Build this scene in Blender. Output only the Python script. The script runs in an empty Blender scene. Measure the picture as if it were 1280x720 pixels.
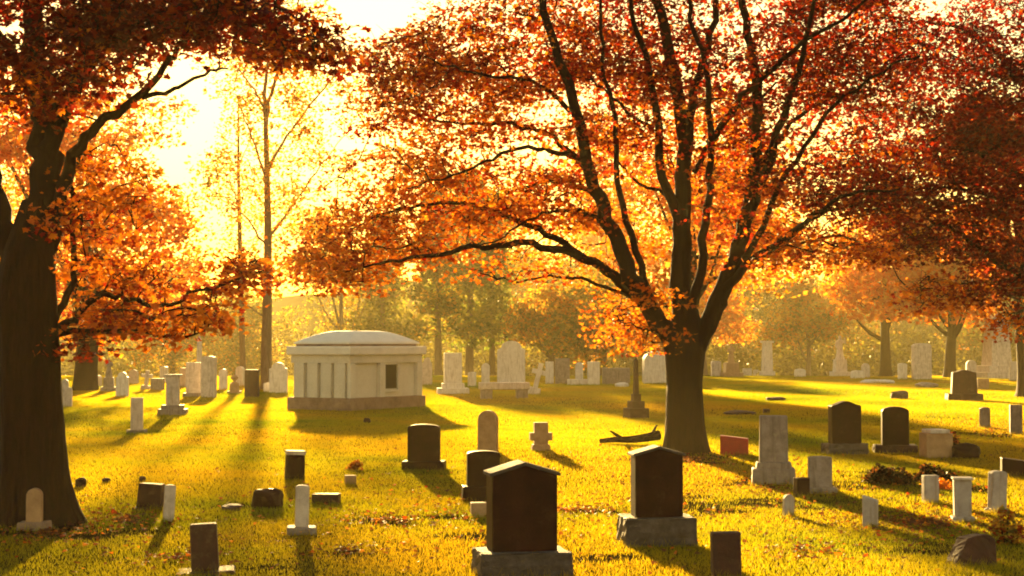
import bpy, bmesh, math, random
import numpy as np
from mathutils import Vector, Matrix

random.seed(7)
RNG = np.random.default_rng(11)
R = math.radians
scene = bpy.context.scene
COL = scene.collection

# ------------------------------------------------------------------ camera
F = 2200.0
EYE = 2.5
PITCH = math.atan(67.0 / F)
cp, sp = math.cos(PITCH), math.sin(PITCH)
SUN_PX, SUN_PY = 352.0, 122.0

def ray(px, py):
    u = (px - 640.0) / F
    v = (360.0 - py) / F
    return Vector((u, cp - v * sp, sp + v * cp))

def gz(x, y):
    """height of the terrain"""
    n = 0.05 * math.sin(x * .23 + 1.3) * math.sin(y * .17 + .4) + 0.03 * math.sin(x * .51 + y * .33)
    e = max(0.0, y - 120.0)
    drop = e * e * 0.0006 if e < 40 else 0.96 + (e - 40) * 0.048
    drop = min(drop, 7.0 + 0.004 * e)
    return n - drop

def gz_np(x, y):
    n = 0.05 * np.sin(x * .23 + 1.3) * np.sin(y * .17 + .4) + 0.03 * np.sin(x * .51 + y * .33)
    e = np.maximum(0.0, y - 120.0)
    drop = np.where(e < 40, e * e * 0.0006, 0.96 + (e - 40) * 0.048)
    drop = np.minimum(drop, 7.0 + 0.004 * e)
    return n - drop

def at(px, py, Y):
    d = ray(px, py)
    t = Y / d.y
    return Vector((d.x * t, Y, EYE + d.z * t))

def ground(px, py):
    """where the sight line through a photo point meets the lawn"""
    d = ray(px, py)
    z = 0.0
    p = Vector((0, 60, 0))
    for _ in range(12):
        t = (z - EYE) / d.z
        t = min(max(t, 5), 240)
        p = Vector((d.x * t, d.y * t, z))
        z = gz(p.x, p.y)
    return Vector((p.x, p.y, z))

# ------------------------------------------------------------------ materials
def new_mat(name):
    m = bpy.data.materials.new(name)
    m.use_nodes = True
    nt = m.node_tree
    nt.nodes.clear()
    return m, nt, nt.nodes, nt.links

def ramp(N, stops):
    r = N.new('ShaderNodeValToRGB')
    el = r.color_ramp.elements
    while len(el) < len(stops):
        el.new(0.5)
    for e, (p, c) in zip(el, stops):
        e.position = p
        e.color = (c[0], c[1], c[2], 1)
    return r

def stone_mat(name, dark, mid, light, rough=0.75, scale=6.0, bump=0.35, stain=None, spec=0.4, lichen=None):
    m, nt, N, L = new_mat(name)
    out = N.new('ShaderNodeOutputMaterial')
    p = N.new('ShaderNodeBsdfPrincipled')
    tc = N.new('ShaderNodeTexCoord')
    oi = N.new('ShaderNodeObjectInfo')
    add = N.new('ShaderNodeVectorMath'); add.operation = 'ADD'
    mul = N.new('ShaderNodeMath'); mul.operation = 'MULTIPLY'; mul.inputs[1].default_value = 37.0
    L.new(oi.outputs['Random'], mul.inputs[0])
    L.new(tc.outputs['Object'], add.inputs[0]); L.new(mul.outputs[0], add.inputs[1])
    n1 = N.new('ShaderNodeTexNoise'); n1.inputs['Scale'].default_value = scale; n1.inputs['Detail'].default_value = 8; n1.inputs['Roughness'].default_value = .65
    L.new(add.outputs[0], n1.inputs['Vector'])
    r1 = ramp(N, [(0.28, dark), (0.5, mid), (0.75, light)])
    L.new(n1.outputs['Fac'], r1.inputs['Fac'])
    # fine speckle
    n2 = N.new('ShaderNodeTexNoise'); n2.inputs['Scale'].default_value = scale * 22; n2.inputs['Detail'].default_value = 3
    L.new(add.outputs[0], n2.inputs['Vector'])
    mx = N.new('ShaderNodeMix'); mx.data_type = 'RGBA'; mx.blend_type = 'OVERLAY'; mx.inputs['Factor'].default_value = .35
    L.new(r1.outputs['Color'], mx.inputs['A']); L.new(n2.outputs['Fac'], mx.inputs['B'])
    col = mx.outputs['Result']
    if stain:
        mp = N.new('ShaderNodeMapping'); mp.inputs['Scale'].default_value = (9, 9, 1.1)
        L.new(add.outputs[0], mp.inputs['Vector'])
        n3 = N.new('ShaderNodeTexNoise'); n3.inputs['Scale'].default_value = 1.6; n3.inputs['Detail'].default_value = 6
        L.new(mp.outputs[0], n3.inputs['Vector'])
        r3 = ramp(N, [(0.5, (0, 0, 0)), (0.68, (1, 1, 1))])
        L.new(n3.outputs['Fac'], r3.inputs['Fac'])
        sc_ = N.new('ShaderNodeMath'); sc_.operation = 'MULTIPLY'; sc_.inputs[1].default_value = .7
        L.new(r3.outputs['Color'], sc_.inputs[0])
        m3 = N.new('ShaderNodeMix'); m3.data_type = 'RGBA'
        L.new(sc_.outputs[0], m3.inputs['Factor']); L.new(col, m3.inputs['A']); m3.inputs['B'].default_value = (*stain, 1)
        col = m3.outputs['Result']
    if lichen:
        n4 = N.new('ShaderNodeTexNoise'); n4.inputs['Scale'].default_value = 3.3; n4.inputs['Detail'].default_value = 9; n4.inputs['Roughness'].default_value = .72
        L.new(add.outputs[0], n4.inputs['Vector'])
        r4 = ramp(N, [(.56, (0, 0, 0)), (.66, (1, 1, 1))]); L.new(n4.outputs['Fac'], r4.inputs['Fac'])
        k4 = N.new('ShaderNodeMath'); k4.operation = 'MULTIPLY'; k4.inputs[1].default_value = .55; L.new(r4.outputs['Color'], k4.inputs[0])
        m4 = N.new('ShaderNodeMix'); m4.data_type = 'RGBA'; L.new(k4.outputs[0], m4.inputs['Factor']); L.new(col, m4.inputs['A']); m4.inputs['B'].default_value = (*lichen, 1)
        col = m4.outputs['Result']
    L.new(col, p.inputs['Base Color'])
    p.inputs['Roughness'].default_value = rough
    p.inputs['Specular IOR Level'].default_value = spec
    b = N.new('ShaderNodeBump'); b.inputs['Strength'].default_value = bump; b.inputs['Distance'].default_value = .02
    L.new(n2.outputs['Fac'], b.inputs['Height'])
    b2 = N.new('ShaderNodeBump'); b2.inputs['Strength'].default_value = bump; b2.inputs['Distance'].default_value = .06
    L.new(n1.outputs['Fac'], b2.inputs['Height']); L.new(b.outputs[0], b2.inputs['Normal'])
    L.new(b2.outputs[0], p.inputs['Normal'])
    L.new(p.outputs[0], out.inputs['Surface'])
    return m

M = {}
M['dark'] = stone_mat('dark_granite', (.014, .0035, .0025), (.026, .006, .004), (.045, .012, .008), rough=.55, scale=4, bump=.10, spec=.12, lichen=(.07, .035, .022))
M['rock'] = stone_mat('rough_granite', (.05, .035, .03), (.085, .062, .055), (.14, .11, .10), rough=.7, scale=7, bump=.6)
M['brown'] = stone_mat('brown_stone', (.030, .008, .005), (.050, .014, .009), (.08, .026, .017), rough=.7, scale=5, bump=.25, stain=(.05, .02, .014), lichen=(.12, .07, .04))
M['red'] = stone_mat('red_granite', (.20, .004, .003), (.30, .007, .005), (.38, .015, .010), rough=.45, scale=5, bump=.1)
M['grey'] = stone_mat('grey_granite', (.16, .12, .115), (.24, .19, .18), (.32, .27, .26), rough=.65, scale=6, bump=.25, stain=(.12, .085, .07), lichen=(.34, .30, .22))
M['pale'] = stone_mat('weathered_marble', (.38, .31, .28), (.55, .47, .44), (.68, .61, .58), rough=.7, scale=5, bump=.2, stain=(.30, .22, .17), lichen=(.32, .29, .22))
M['pale_shaded'] = stone_mat('shaded_marble', (.27, .23, .23), (.37, .32, .32), (.47, .42, .42), rough=.7, scale=5, bump=.2, stain=(.24, .18, .15))  # darker copy of the pale marble, the posts' shade put into colour
M['white'] = stone_mat('white_marble', (.55, .50, .47), (.68, .63, .60), (.78, .74, .71), rough=.65, scale=5, bump=.15, stain=(.42, .36, .31))
M['tan'] = stone_mat('tan_sandstone', (.26, .15, .08), (.36, .22, .12), (.45, .29, .17), rough=.8, scale=5, bump=.25)
M['lime'] = stone_mat('limestone_wall', (.56, .52, .46), (.64, .60, .53), (.70, .66, .59), rough=.8, scale=1.2, bump=.12)
M['lime_sunlit'] = stone_mat('limestone_sunlit', (.66, .63, .60), (.74, .71, .68), (.80, .77, .74), rough=.7, scale=2.0, bump=.12)  # whiter limestone; sun on the roof is put into the colour
M['plinth'] = stone_mat('stained_plinth', (.16, .10, .07), (.25, .165, .12), (.34, .24, .18), rough=.85, scale=2.5, bump=.4)

def simple_mat(name, col, rough=.6, noise=None):
    m, nt, N, L = new_mat(name)
    out = N.new('ShaderNodeOutputMaterial'); p = N.new('ShaderNodeBsdfPrincipled')
    p.inputs['Roughness'].default_value = rough
    if noise:
        tc = N.new('ShaderNodeTexCoord'); n = N.new('ShaderNodeTexNoise'); n.inputs['Scale'].default_value = noise; n.inputs['Detail'].default_value = 6
        L.new(tc.outputs['Object'], n.inputs['Vector'])
        r = ramp(N, [(.3, [c * .6 for c in col]), (.7, [c * 1.3 for c in col])])
        L.new(n.outputs['Fac'], r.inputs['Fac']); L.new(r.outputs['Color'], p.inputs['Base Color'])
    else:
        p.inputs['Base Color'].default_value = (*col, 1)
    L.new(p.outputs[0], out.inputs['Surface'])
    return m
M['void'] = simple_mat('dark_bronze_door', (.016, .008, .006), .85, 12)

def bark_mat(name, a, b, rough=.9):
    m, nt, N, L = new_mat(name)
    out = N.new('ShaderNodeOutputMaterial'); p = N.new('ShaderNodeBsdfPrincipled')
    tc = N.new('ShaderNodeTexCoord'); mp = N.new('ShaderNodeMapping'); mp.inputs['Scale'].default_value = (7, 7, 1.2)
    L.new(tc.outputs['Object'], mp.inputs['Vector'])
    v = N.new('ShaderNodeTexNoise'); v.inputs['Scale'].default_value = 2.2; v.inputs['Detail'].default_value = 9; v.inputs['Roughness'].default_value = .7
    L.new(mp.outputs[0], v.inputs['Vector'])
    r = ramp(N, [(.32, a), (.68, b)])
    L.new(v.outputs['Fac'], r.inputs['Fac']); L.new(r.outputs['Color'], p.inputs['Base Color'])
    p.inputs['Roughness'].default_value = rough; p.inputs['Specular IOR Level'].default_value = .2
    bp = N.new('ShaderNodeBump'); bp.inputs['Strength'].default_value = .9; bp.inputs['Distance'].default_value = .05
    L.new(v.outputs['Fac'], bp.inputs['Height']); L.new(bp.outputs[0], p.inputs['Normal'])
    L.new(p.outputs[0], out.inputs['Surface'])
    return m
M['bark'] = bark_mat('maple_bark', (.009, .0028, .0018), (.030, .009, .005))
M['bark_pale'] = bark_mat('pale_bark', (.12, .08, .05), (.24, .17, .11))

def leaf_mat(name, refl, trans, tfac=.60, rough=.55, vary=.25, spec=.3):
    m, nt, N, L = new_mat(name)
    out = N.new('ShaderNodeOutputMaterial'); p = N.new('ShaderNodeBsdfPrincipled'); t = N.new('ShaderNodeBsdfTranslucent')
    mx = N.new('ShaderNodeMixShader'); mx.inputs[0].default_value = tfac
    tc = N.new('ShaderNodeTexCoord'); n = N.new('ShaderNodeTexNoise'); n.inputs['Scale'].default_value = 1.7; n.inputs['Detail'].default_value = 4
    L.new(tc.outputs['Object'], n.inputs['Vector'])
    for src, sock in ((refl, p.inputs['Base Color']), (trans, t.inputs['Color'])):
        r = ramp(N, [(.3, [c * (1 - vary) for c in src]), (.7, [min(1, c * (1 + vary)) for c in src])])
        L.new(n.outputs['Fac'], r.inputs['Fac']); L.new(r.outputs['Color'], sock)
    p.inputs['Roughness'].default_value = rough; p.inputs['Specular IOR Level'].default_value = spec
    L.new(p.outputs[0], mx.inputs[1]); L.new(t.outputs[0], mx.inputs[2]); L.new(mx.outputs[0], out.inputs['Surface'])
    return m
M['l_orange'] = leaf_mat('orange_leaf', (.44, .085, .006), (.92, .22, .008))
M['l_amber'] = leaf_mat('amber_leaf', (.46, .14, .010), (.85, .30, .015))
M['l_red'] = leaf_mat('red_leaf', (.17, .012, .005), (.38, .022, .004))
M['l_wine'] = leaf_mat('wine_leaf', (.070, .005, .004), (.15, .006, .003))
M['l_rust'] = leaf_mat('rust_leaf', (.20, .030, .006), (.46, .060, .005))
M['l_gold'] = leaf_mat('gold_leaf', (.40, .22, .03), (.75, .42, .04))
M['l_olive'] = leaf_mat('olive_leaf', (.13, .115, .022), (.30, .26, .03))
M['l_far'] = leaf_mat('straw_leaf', (.20, .15, .03), (.20, .15, .02), tfac=.35)
M['l_green'] = leaf_mat('green_leaf', (.055, .075, .02), (.13, .17, .02))
M['l_dark'] = leaf_mat('dark_shrub_leaf', (.014, .010, .006), (.022, .014, .006), tfac=.2, rough=1.0, spec=.05)

# ground and grass
def ground_mat():
    m, nt, N, L = new_mat('lawn_soil')
    out = N.new('ShaderNodeOutputMaterial'); p = N.new('ShaderNodeBsdfPrincipled')
    g = N.new('ShaderNodeNewGeometry')
    n = N.new('ShaderNodeTexNoise'); n.inputs['Scale'].default_value = .35; n.inputs['Detail'].default_value = 10; n.inputs['Roughness'].default_value = .7
    L.new(g.outputs['Position'], n.inputs['Vector'])
    r = ramp(N, [(.35, (.018, .013, .006)), (.5, (.030, .021, .008)), (.68, (.045, .032, .012))])
    L.new(n.outputs['Fac'], r.inputs['Fac']); L.new(r.outputs['Color'], p.inputs['Base Color'])
    p.inputs['Roughness'].default_value = 1; p.inputs['Specular IOR Level'].default_value = 0
    n2 = N.new('ShaderNodeTexNoise'); n2.inputs['Scale'].default_value = 9; n2.inputs['Detail'].default_value = 5
    L.new(g.outputs['Position'], n2.inputs['Vector'])
    b = N.new('ShaderNodeBump'); b.inputs['Strength'].default_value = .8; b.inputs['Distance'].default_value = .1
    L.new(n2.outputs['Fac'], b.inputs['Height']); L.new(b.outputs[0], p.inputs['Normal'])
    L.new(p.outputs[0], out.inputs['Surface'])
    return m

def grass_mat():
    m, nt, N, L = new_mat('lawn_grass')
    out = N.new('ShaderNodeOutputMaterial'); p = N.new('ShaderNodeBsdfPrincipled'); t = N.new('ShaderNodeBsdfTranslucent')
    mx = N.new('ShaderNodeMixShader'); mx.inputs[0].default_value = .62
    g = N.new('ShaderNodeNewGeometry')
    mp = N.new('ShaderNodeMapping'); mp.inputs['Scale'].default_value = (.11, .085, .2)
    L.new(g.outputs['Position'], mp.inputs['Vector'])
    n = N.new('ShaderNodeTexNoise'); n.inputs['Scale'].default_value = 1.0; n.inputs['Detail'].default_value = 7; n.inputs['Roughness'].default_value = .62
    L.new(mp.outputs[0], n.inputs['Vector'])
    r1 = ramp(N, [(.39, (.060, .095, .006)), (.5, (.13, .122, .008)), (.66, (.20, .15, .010))])
    r2 = ramp(N, [(.34, (.22, .29, .005)), (.46, (.50, .42, .006)), (.60, (.68, .42, .008))])
    L.new(n.outputs['Fac'], r1.inputs['Fac']); L.new(n.outputs['Fac'], r2.inputs['Fac'])
    L.new(r1.outputs['Color'], p.inputs['Base Color']); L.new(r2.outputs['Color'], t.inputs['Color'])
    p.inputs['Roughness'].default_value = .6; p.inputs['Specular IOR Level'].default_value = .12
    L.new(p.outputs[0], mx.inputs[1]); L.new(t.outputs[0], mx.inputs[2]); L.new(mx.outputs[0], out.inputs['Surface'])
    return m
M['l_brown'] = leaf_mat('brown_leaf', (.11, .040, .010), (.20, .06, .010))
M['soil'] = ground_mat()
M['grass'] = grass_mat()

# ------------------------------------------------------------------ object helpers
def tag(o, label=None, cat=None, group=None, kind=None):
    if label: o['label'] = label
    if cat: o['category'] = cat
    if group: o['group'] = group
    if kind: o['kind'] = kind
    return o

def link(name, me, mats, parent=None, loc=(0, 0, 0), rot=(0, 0, 0)):
    o = bpy.data.objects.new(name, me)
    if not isinstance(mats, (list, tuple)): mats = [mats]
    if not me.materials:
        for m in mats: me.materials.append(m)
    COL.objects.link(o)
    o.location = loc; o.rotation_euler = rot
    if parent: o.parent = parent
    return o

def empty(name, loc, rot=(0, 0, 0)):
    o = bpy.data.objects.new(name, None)
    COL.objects.link(o); o.location = loc; o.rotation_euler = rot
    o.empty_display_size = .2
    return o

def np_mesh(name, V, loops, starts, totals, mat_idx=None, smooth=False):
    me = bpy.data.meshes.new(name)
    me.vertices.add(len(V)); me.vertices.foreach_set('co', np.asarray(V, np.float32).ravel())
    me.loops.add(len(loops)); me.loops.foreach_set('vertex_index', np.asarray(loops, np.int32))
    me.polygons.add(len(starts)); me.polygons.foreach_set('loop_start', np.asarray(starts, np.int32))
    me.polygons.foreach_set('loop_total', np.asarray(totals, np.int32))
    if mat_idx is not None: me.polygons.foreach_set('material_index', np.asarray(mat_idx, np.int32))
    me.polygons.foreach_set('use_smooth', np.full(len(starts), smooth))
    me.update(calc_edges=True)
    me.validate()
    return me

# ------------------------------------------------------------------ stones
def profile(top, w, h, taper=0.0, rise=None):
    hw, bw = w / 2, w / 2 * (1 + taper)
    P = [(-bw, 0), (bw, 0)]
    if top == 'flat':
        P += [(hw, h), (-hw, h)]
    elif top == 'slant':
        P += [(hw, h * .86), (-hw, h)]
    elif top == 'chip':
        P += [(hw, h * .86), (hw * .6, h), (hw * .1, h * .97), (-hw * .3, h * .9), (-hw * .5, h * .62), (-hw * .8, h * .3)]
    elif top == 'gable':
        r = rise or .12 * w
        P += [(hw, h - r), (0, h), (-hw, h - r)]
    elif top == 'arch':
        r = rise or .16 * w
        P += [(hw * math.cos(a), h - r + r * math.sin(a)) for a in np.linspace(0, math.pi, 15)]
    elif top == 'round':
        P += [(hw * math.cos(a), h - hw + hw * math.sin(a)) for a in np.linspace(0, math.pi, 17)]
    elif top == 'ogee':
        r = rise or .15 * w
        P += [(hw, h - r * 1.3), (hw * .93, h - r)]
        P += [(hw * .93 * c, h - r + r * .5 * (1 + math.cos(math.pi * c))) for c in np.linspace(.85, -.85, 13)]
        P += [(-hw * .93, h - r), (-hw, h - r * 1.3)]
    elif top == 'shoulder':
        s = .72
        P += [(hw, h * .8), (hw * s, h * .83)]
        P += [(hw * s * math.cos(a), h - .16 * h + .16 * h * math.sin(a)) for a in np.linspace(0, math.pi, 13)]
        P += [(-hw * s, h * .83), (-hw, h * .8)]
    elif top == 'bottle':
        s = .5
        P += [(hw, h * .62), (hw * .9, h * .70), (hw * s, h * .74)]
        P += [(hw * s * math.cos(a), h - hw * s + hw * s * math.sin(a)) for a in np.linspace(0, math.pi, 11)]
        P += [(-hw * s, h * .74), (-hw * .9, h * .70), (-hw, h * .62)]
    return P

def slab_mesh(name, P, t, bevel=.015, rough=0.0, seed=0, zbase=0.0):
    bm = bmesh.new()
    f = [bm.verts.new((x, -t / 2, z + zbase)) for x, z in P]
    face = bm.faces.new(f)
    r = bmesh.ops.extrude_face_region(bm, geom=[face])
    for v in r['geom']:
        if isinstance(v, bmesh.types.BMVert): v.co.y += t
    bmesh.ops.recalc_face_normals(bm, faces=bm.faces)
    sharp = [e for e in bm.edges if len(e.link_faces) == 2 and e.calc_face_angle() > R(25)]
    if bevel > 0:
        bmesh.ops.bevel(bm, geom=sharp, offset=bevel, segments=2, profile=.6, affect='EDGES')
    if rough > 0:
        big = [fc for fc in bm.faces if len(fc.verts) > 4]
        bmesh.ops.triangulate(bm, faces=big)
        bmesh.ops.subdivide_edges(bm, edges=[e for e in bm.edges if e.calc_length() > t * .3], cuts=4, use_grid_fill=True)
        rg = random.Random(seed)
        for v in bm.verts:
            v.co += Vector((rg.uniform(-1, 1), rg.uniform(-1, 1), rg.uniform(-1, 1) * .6)) * rough
    me = bpy.data.meshes.new(name); bm.to_mesh(me); bm.free()
    return me

def box_mesh(name, w, d, h, bevel=.015, rough=0, seed=0, topscale=1.0):
    P = [(-w / 2, 0), (w / 2, 0), (w / 2 * topscale, h), (-w / 2 * topscale, h)]
    return slab_mesh(name, P, d, bevel, rough, seed)

def scale_at(p):
    return F / (p.y * cp + (p.z - EYE) * sp)

def stone(name, label, px, py, w, h, top='flat', mat='dark', t=None, bases=(), bmat=None, rot=0, lean=0, tilt=0, group=None, cap=None, taper=0, cat='headstone', rough=0, rise=None, brough=.006):
    p = ground(px, py)
    s = scale_at(p)
    w /= s; h /= s
    FEET.append((p.x, p.y, (max([w] + [b[0] / s for b in bases])) / 2))
    T = t if t is not None else max(.12, min(.34, w * .38))
    seed = int(px * 7 + py)
    pieces = []
    z = -.06
    hh0 = .06
    for i, (bw, bh) in enumerate(bases):
        bw /= s; bh /= s
        me = box_mesh('base', bw, T + (bw - w) * .8 + .04, bh + hh0, .02, brough, seed + i, .97)
        pieces.append(('base', me, M[bmat or mat], z))
        z += bh + hh0 - .004; hh0 = 0
    P = profile(top, w, h + hh0, taper, (rise / s) if rise else None)
    me = slab_mesh('tablet', P, T, min(.018, T * .1), rough, seed)
    pieces.append(('tablet', me, M[mat], z))
    ztop = z + h + hh0
    if cap:  # caps lighter than the tablet put its sunlit top into colour
        cw, ch = cap[0] / s, cap[1] / s
        if top == 'gable':
            r = (rise / s) if rise else .12 * w
            zz = [(-w / 2 - .03, h - r - .03 * r), (0, h), (w / 2 + .03, h - r - .03 * r)]
            Pc = [(a, b - .012) for a, b in zz] + [(a, b + ch) for a, b in zz[::-1]]
            me = slab_mesh('cap', Pc, T + .06, .01, 0, seed, 0)
            pieces.append(('cap', me, M[cap[2]], z + hh0))
        else:
            me = box_mesh('cap', cw, T + .08, ch, .015, 0, seed)
            pieces.append(('cap', me, M[cap[2]], ztop - .003))
    rt = (R(tilt), R(lean), R(rot))
    if len(pieces) == 1:
        o = link(name, pieces[0][1], pieces[0][2], None, p + Vector((0, 0, pieces[0][3])), rt)
        return tag(o, label, cat, group)
    root = empty(name, p, rt)
    tag(root, label, cat, group)
    for nm, me, m, zz in pieces:
        link(nm, me, m, root, (0, 0, zz))
    return root

def lathe_mesh(name, prof, seg=20, ang0=0):
    bm = bmesh.new()
    rings = []
    for r, z in prof:
        rings.append([bm.verts.new((r * math.cos(ang0 + 2 * math.pi * i / seg), r * math.sin(ang0 + 2 * math.pi * i / seg), z)) for i in range(seg)])
    for a, b in zip(rings, rings[1:]):
        for i in range(seg):
            bm.faces.new((a[i], a[(i + 1) % seg], b[(i + 1) % seg], b[i]))
    bm.faces.new(rings[0][::-1]); bm.faces.new(rings[-1])
    if seg > 8:
        for f in bm.faces: f.smooth = len(f.verts) == 4
    me = bpy.data.meshes.new(name); bm.to_mesh(me); bm.free()
    return me

def obelisk(name, label, px, py, w, h, mat, bases=(), rot=0, cat='obelisk', group=None, pointy=True, lean=0):
    p = ground(px, py); s = scale_at(p); w /= s; h /= s
    root = tag(empty(name, p, (0, R(lean), R(rot))), label, cat, group)
    z = -.06; e = .06
    for i, (bw, bh) in enumerate(bases):
        bw /= s; bh /= s
        link('base', box_mesh('base', bw, bw, bh + e, .02, .004, i + int(px)), M[mat], root, (0, 0, z)); z += bh + e - .004; e = 0
    q = math.sqrt(2) / 2
    pr = [(w * q, 0), (w * q * .72, h * .9), (0.01, h)] if pointy else [(w * q, 0), (w * q * .82, h * .93), (w * q * 1.15, h * .935), (w * q * 1.15, h)]
    link('shaft', lathe_mesh('shaft', pr, 4, math.pi / 4), M[mat], root, (0, 0, z))
    return root

def urn_monument(name, label, px, py, w, h, mat, rot=0, group=None, base=1.5):
    """square die on a step, with a turned urn on top"""
    p = ground(px, py); s = scale_at(p); w /= s; h /= s
    root = tag(empty(name, p, (0, 0, R(rot))), label, 'monument', group)
    link('base', box_mesh('base', w * base, w * base, h * .14 + .06, .02, .004, int(px)), M[mat], root, (0, 0, -.06))
    link('pedestal', box_mesh('pedestal', w, w, h * .42, .02, 0, 1, .92), M[mat], root, (0, 0, h * .14 - .004))
    r = w * .42
    pr = [(r * .75, 0), (r * .8, h * .03), (r * .3, h * .07), (r * .35, h * .12), (r * .95, h * .24), (r, h * .30), (r * .7, h * .34), (r * .75, h * .36), (r * .3, h * .41), (.01, h * .44)]
    link('urn', lathe_mesh('urn', pr, 16), M[mat], root, (0, 0, h * .56 - .008))
    return root

def cross_monument(name, label, px, py, w, h, mat, lean=0, rot=0, group=None, fat=.16):
    p = ground(px, py); s = scale_at(p); w /= s; h /= s
    root = tag(empty(name, p, (0, R(lean), R(rot))), label, 'cross', group)
    link('base', box_mesh('base', w * .9, w * .6, h * .22 + .06, .02, .004, int(px), .85), M[mat], root, (0, 0, -.06))
    a = w * fat; b_ = min(a, w * .17)
    z0, z1, zc, ac = h * .215, h, h * (.72 if fat < .2 else .50), w / 2
    P = [(-a, z0), (a, z0), (a, zc - b_), (ac, zc - b_), (ac, zc + b_), (a, zc + b_), (a, z1), (-a, z1), (-a, zc + b_), (-ac, zc + b_), (-ac, zc - b_), (-a, zc - b_)]
    link('cross', slab_mesh('cross', P, max(.12, a * 1.6), .012), M[mat], root)
    return root

def statue(name, label, px, py, w, h, mat, rot=0, group=None, pose=0):
    """draped standing figure on a stepped pedestal"""
    p = ground(px, py); s = scale_at(p); w /= s; h /= s
    root = tag(empty(name, p, (0, 0, R(rot))), label, 'statue', group)
    ph = h * .42
    link('base', box_mesh('base', w * 1.15, w * 1.15, ph * .3 + .06, .02, .005, int(px)), M[mat], root, (0, 0, -.06))
    link('pedestal', box_mesh('pedestal', w * .8, w * .8, ph * .7, .02, 0, 1, .88), M[mat], root, (0, 0, ph * .3 - .004))
    H = h - ph
    bm = bmesh.new()
    sec = [(0, .20, .17), (.12, .17, .15), (.35, .135, .115), (.5, .12, .10), (.58, .105, .085), (.68, .125, .09), (.78, .135, .085), (.83, .10, .07), (.855, .045, .045), (.87, .045, .045)]
    rings = []
    for i, (z, a, b) in enumerate(sec):
        rings.append([bm.verts.new((a * H * math.cos(2 * math.pi * k / 18) * (1 + .09 * math.cos(k * 3 + i) * (z < .5)), b * H * math.sin(2 * math.pi * k / 18) * (1 + .09 * math.cos(k * 3 + i) * (z < .5)), z * H)) for k in range(18)])
    for a, b in zip(rings, rings[1:]):
        for k in range(18): bm.faces.new((a[k], a[(k + 1) % 18], b[(k + 1) % 18], b[k]))
    bm.faces.new(rings[0][::-1]); bm.faces.new(rings[-1])
    bmesh.ops.create_uvsphere(bm, u_segments=14, v_segments=10, radius=.072 * H, matrix=Matrix.Translation((0, -.01 * H, .925 * H)) @ Matrix.Diagonal((.85, 1, 1.1, 1)))
    arms = [((.13, 0, .77), (.19, -.03, .62), (.05, -.13, .60)), ((-.13, 0, .77), (-.19, -.03, .62), (-.05, -.13, .58))] if pose == 0 else \
           [((.13, 0, .77), (.20, -.05, .68), (.19, -.10, .90)), ((-.13, 0, .77), (-.18, -.02, .60), (-.12, -.08, .46))]
    for pts in arms:
        for a, b in zip(pts, pts[1:]):
            a = Vector(a) * H; b = Vector(b) * H
            mid = (a + b) / 2; q = (b - a).to_track_quat('Z', 'Y').to_matrix().to_4x4()
            bmesh.ops.create_cone(bm, cap_ends=True, segments=10, radius1=.042 * H, radius2=.032 * H, depth=(b - a).length * 1.15, matrix=Matrix.Translation(mid) @ q)
    me = bpy.data.meshes.new('figure'); bm.to_mesh(me); bm.free()
    o = link('figure', me, M[mat], root, (0, 0, ph - .02))
    md = o.modifiers.new('weld', 'REMESH'); md.mode = 'VOXEL'; md.voxel_size = .022 * H; md.use_smooth_shade = True
    return root

def boulder(name, label, px, py, w, h, mat, rot=0, cat='stone', group=None, depth=None, jag=.12):
    p = ground(px, py); s = scale_at(p); w /= s; h /= s
    bm = bmesh.new()
    bmesh.ops.create_icosphere(bm, subdivisions=3, radius=1)
    rg = random.Random(int(px * 13 + py))
    ph = [rg.uniform(0, 6) for _ in range(6)]
    for v in bm.verts:
        c = v.co
        k = 1 + jag * (math.sin(3 * c.x + ph[0]) * math.sin(2.5 * c.y + ph[1]) + .6 * math.sin(5 * c.z + 4 * c.x + ph[2]) + .35 * math.sin(9 * c.y + 7 * c.x + ph[3]))
        c = c * k
        c.x = math.copysign(abs(c.x) ** .75, c.x); c.z = math.copysign(abs(c.z) ** .8, c.z)
        v.co = Vector((c.x * w / 2, c.y * (depth or w * .7) / 2, c.z * h * .62 + h * .36))
    for f in bm.faces: f.smooth = False
    me = bpy.data.meshes.new(name); bm.to_mesh(me); bm.free()
    o = link(name, me, M[mat], None, p, (0, 0, R(rot)))
    return tag(o, label, cat, group)

# ------------------------------------------------------------------ tubes, trees
class Tubes:
    def __init__(s):
        s.V = []; s.L = []; s.n = 0
    def add(s, pts, rad, sides=6, closed=True):
        pts = np.asarray(pts, float); k = len(pts)
        tan = np.gradient(pts, axis=0)
        tan /= np.linalg.norm(tan, axis=1)[:, None] + 1e-9
        ref = np.array([0.13, 1.0, 0.07]) if abs(tan[0][1]) < .9 else np.array([1.0, .1, .05])
        a = 2 * np.pi * np.arange(sides) / sides
        u = np.cross(tan, ref); u /= np.linalg.norm(u, axis=1)[:, None] + 1e-9
        v = np.cross(tan, u)
        rad = np.asarray(rad, float)
        ring = pts[:, None, :] + rad[:, None, None] * (np.cos(a)[None, :, None] * u[:, None, :] + np.sin(a)[None, :, None] * v[:, None, :])
        s.V.append(ring.reshape(-1, 3))
        i = np.arange(k - 1)[:, None] * sides; j = np.arange(sides)[None, :]; j2 = (j + 1) % sides
        q = np.stack([i + j, i + sides + j, i + sides + j2, i + j2], -1).reshape(-1, 4) + s.n
        s.L.append(q); s.n += k * sides
    def mesh(s, name, origin):
        V = np.concatenate(s.V) - np.asarray(origin)[None, :]
        q = np.concatenate(s.L)
        n = len(q)
        return np_mesh(name, V, q.ravel(), np.arange(n) * 4, np.full(n, 4), smooth=True)

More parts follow.
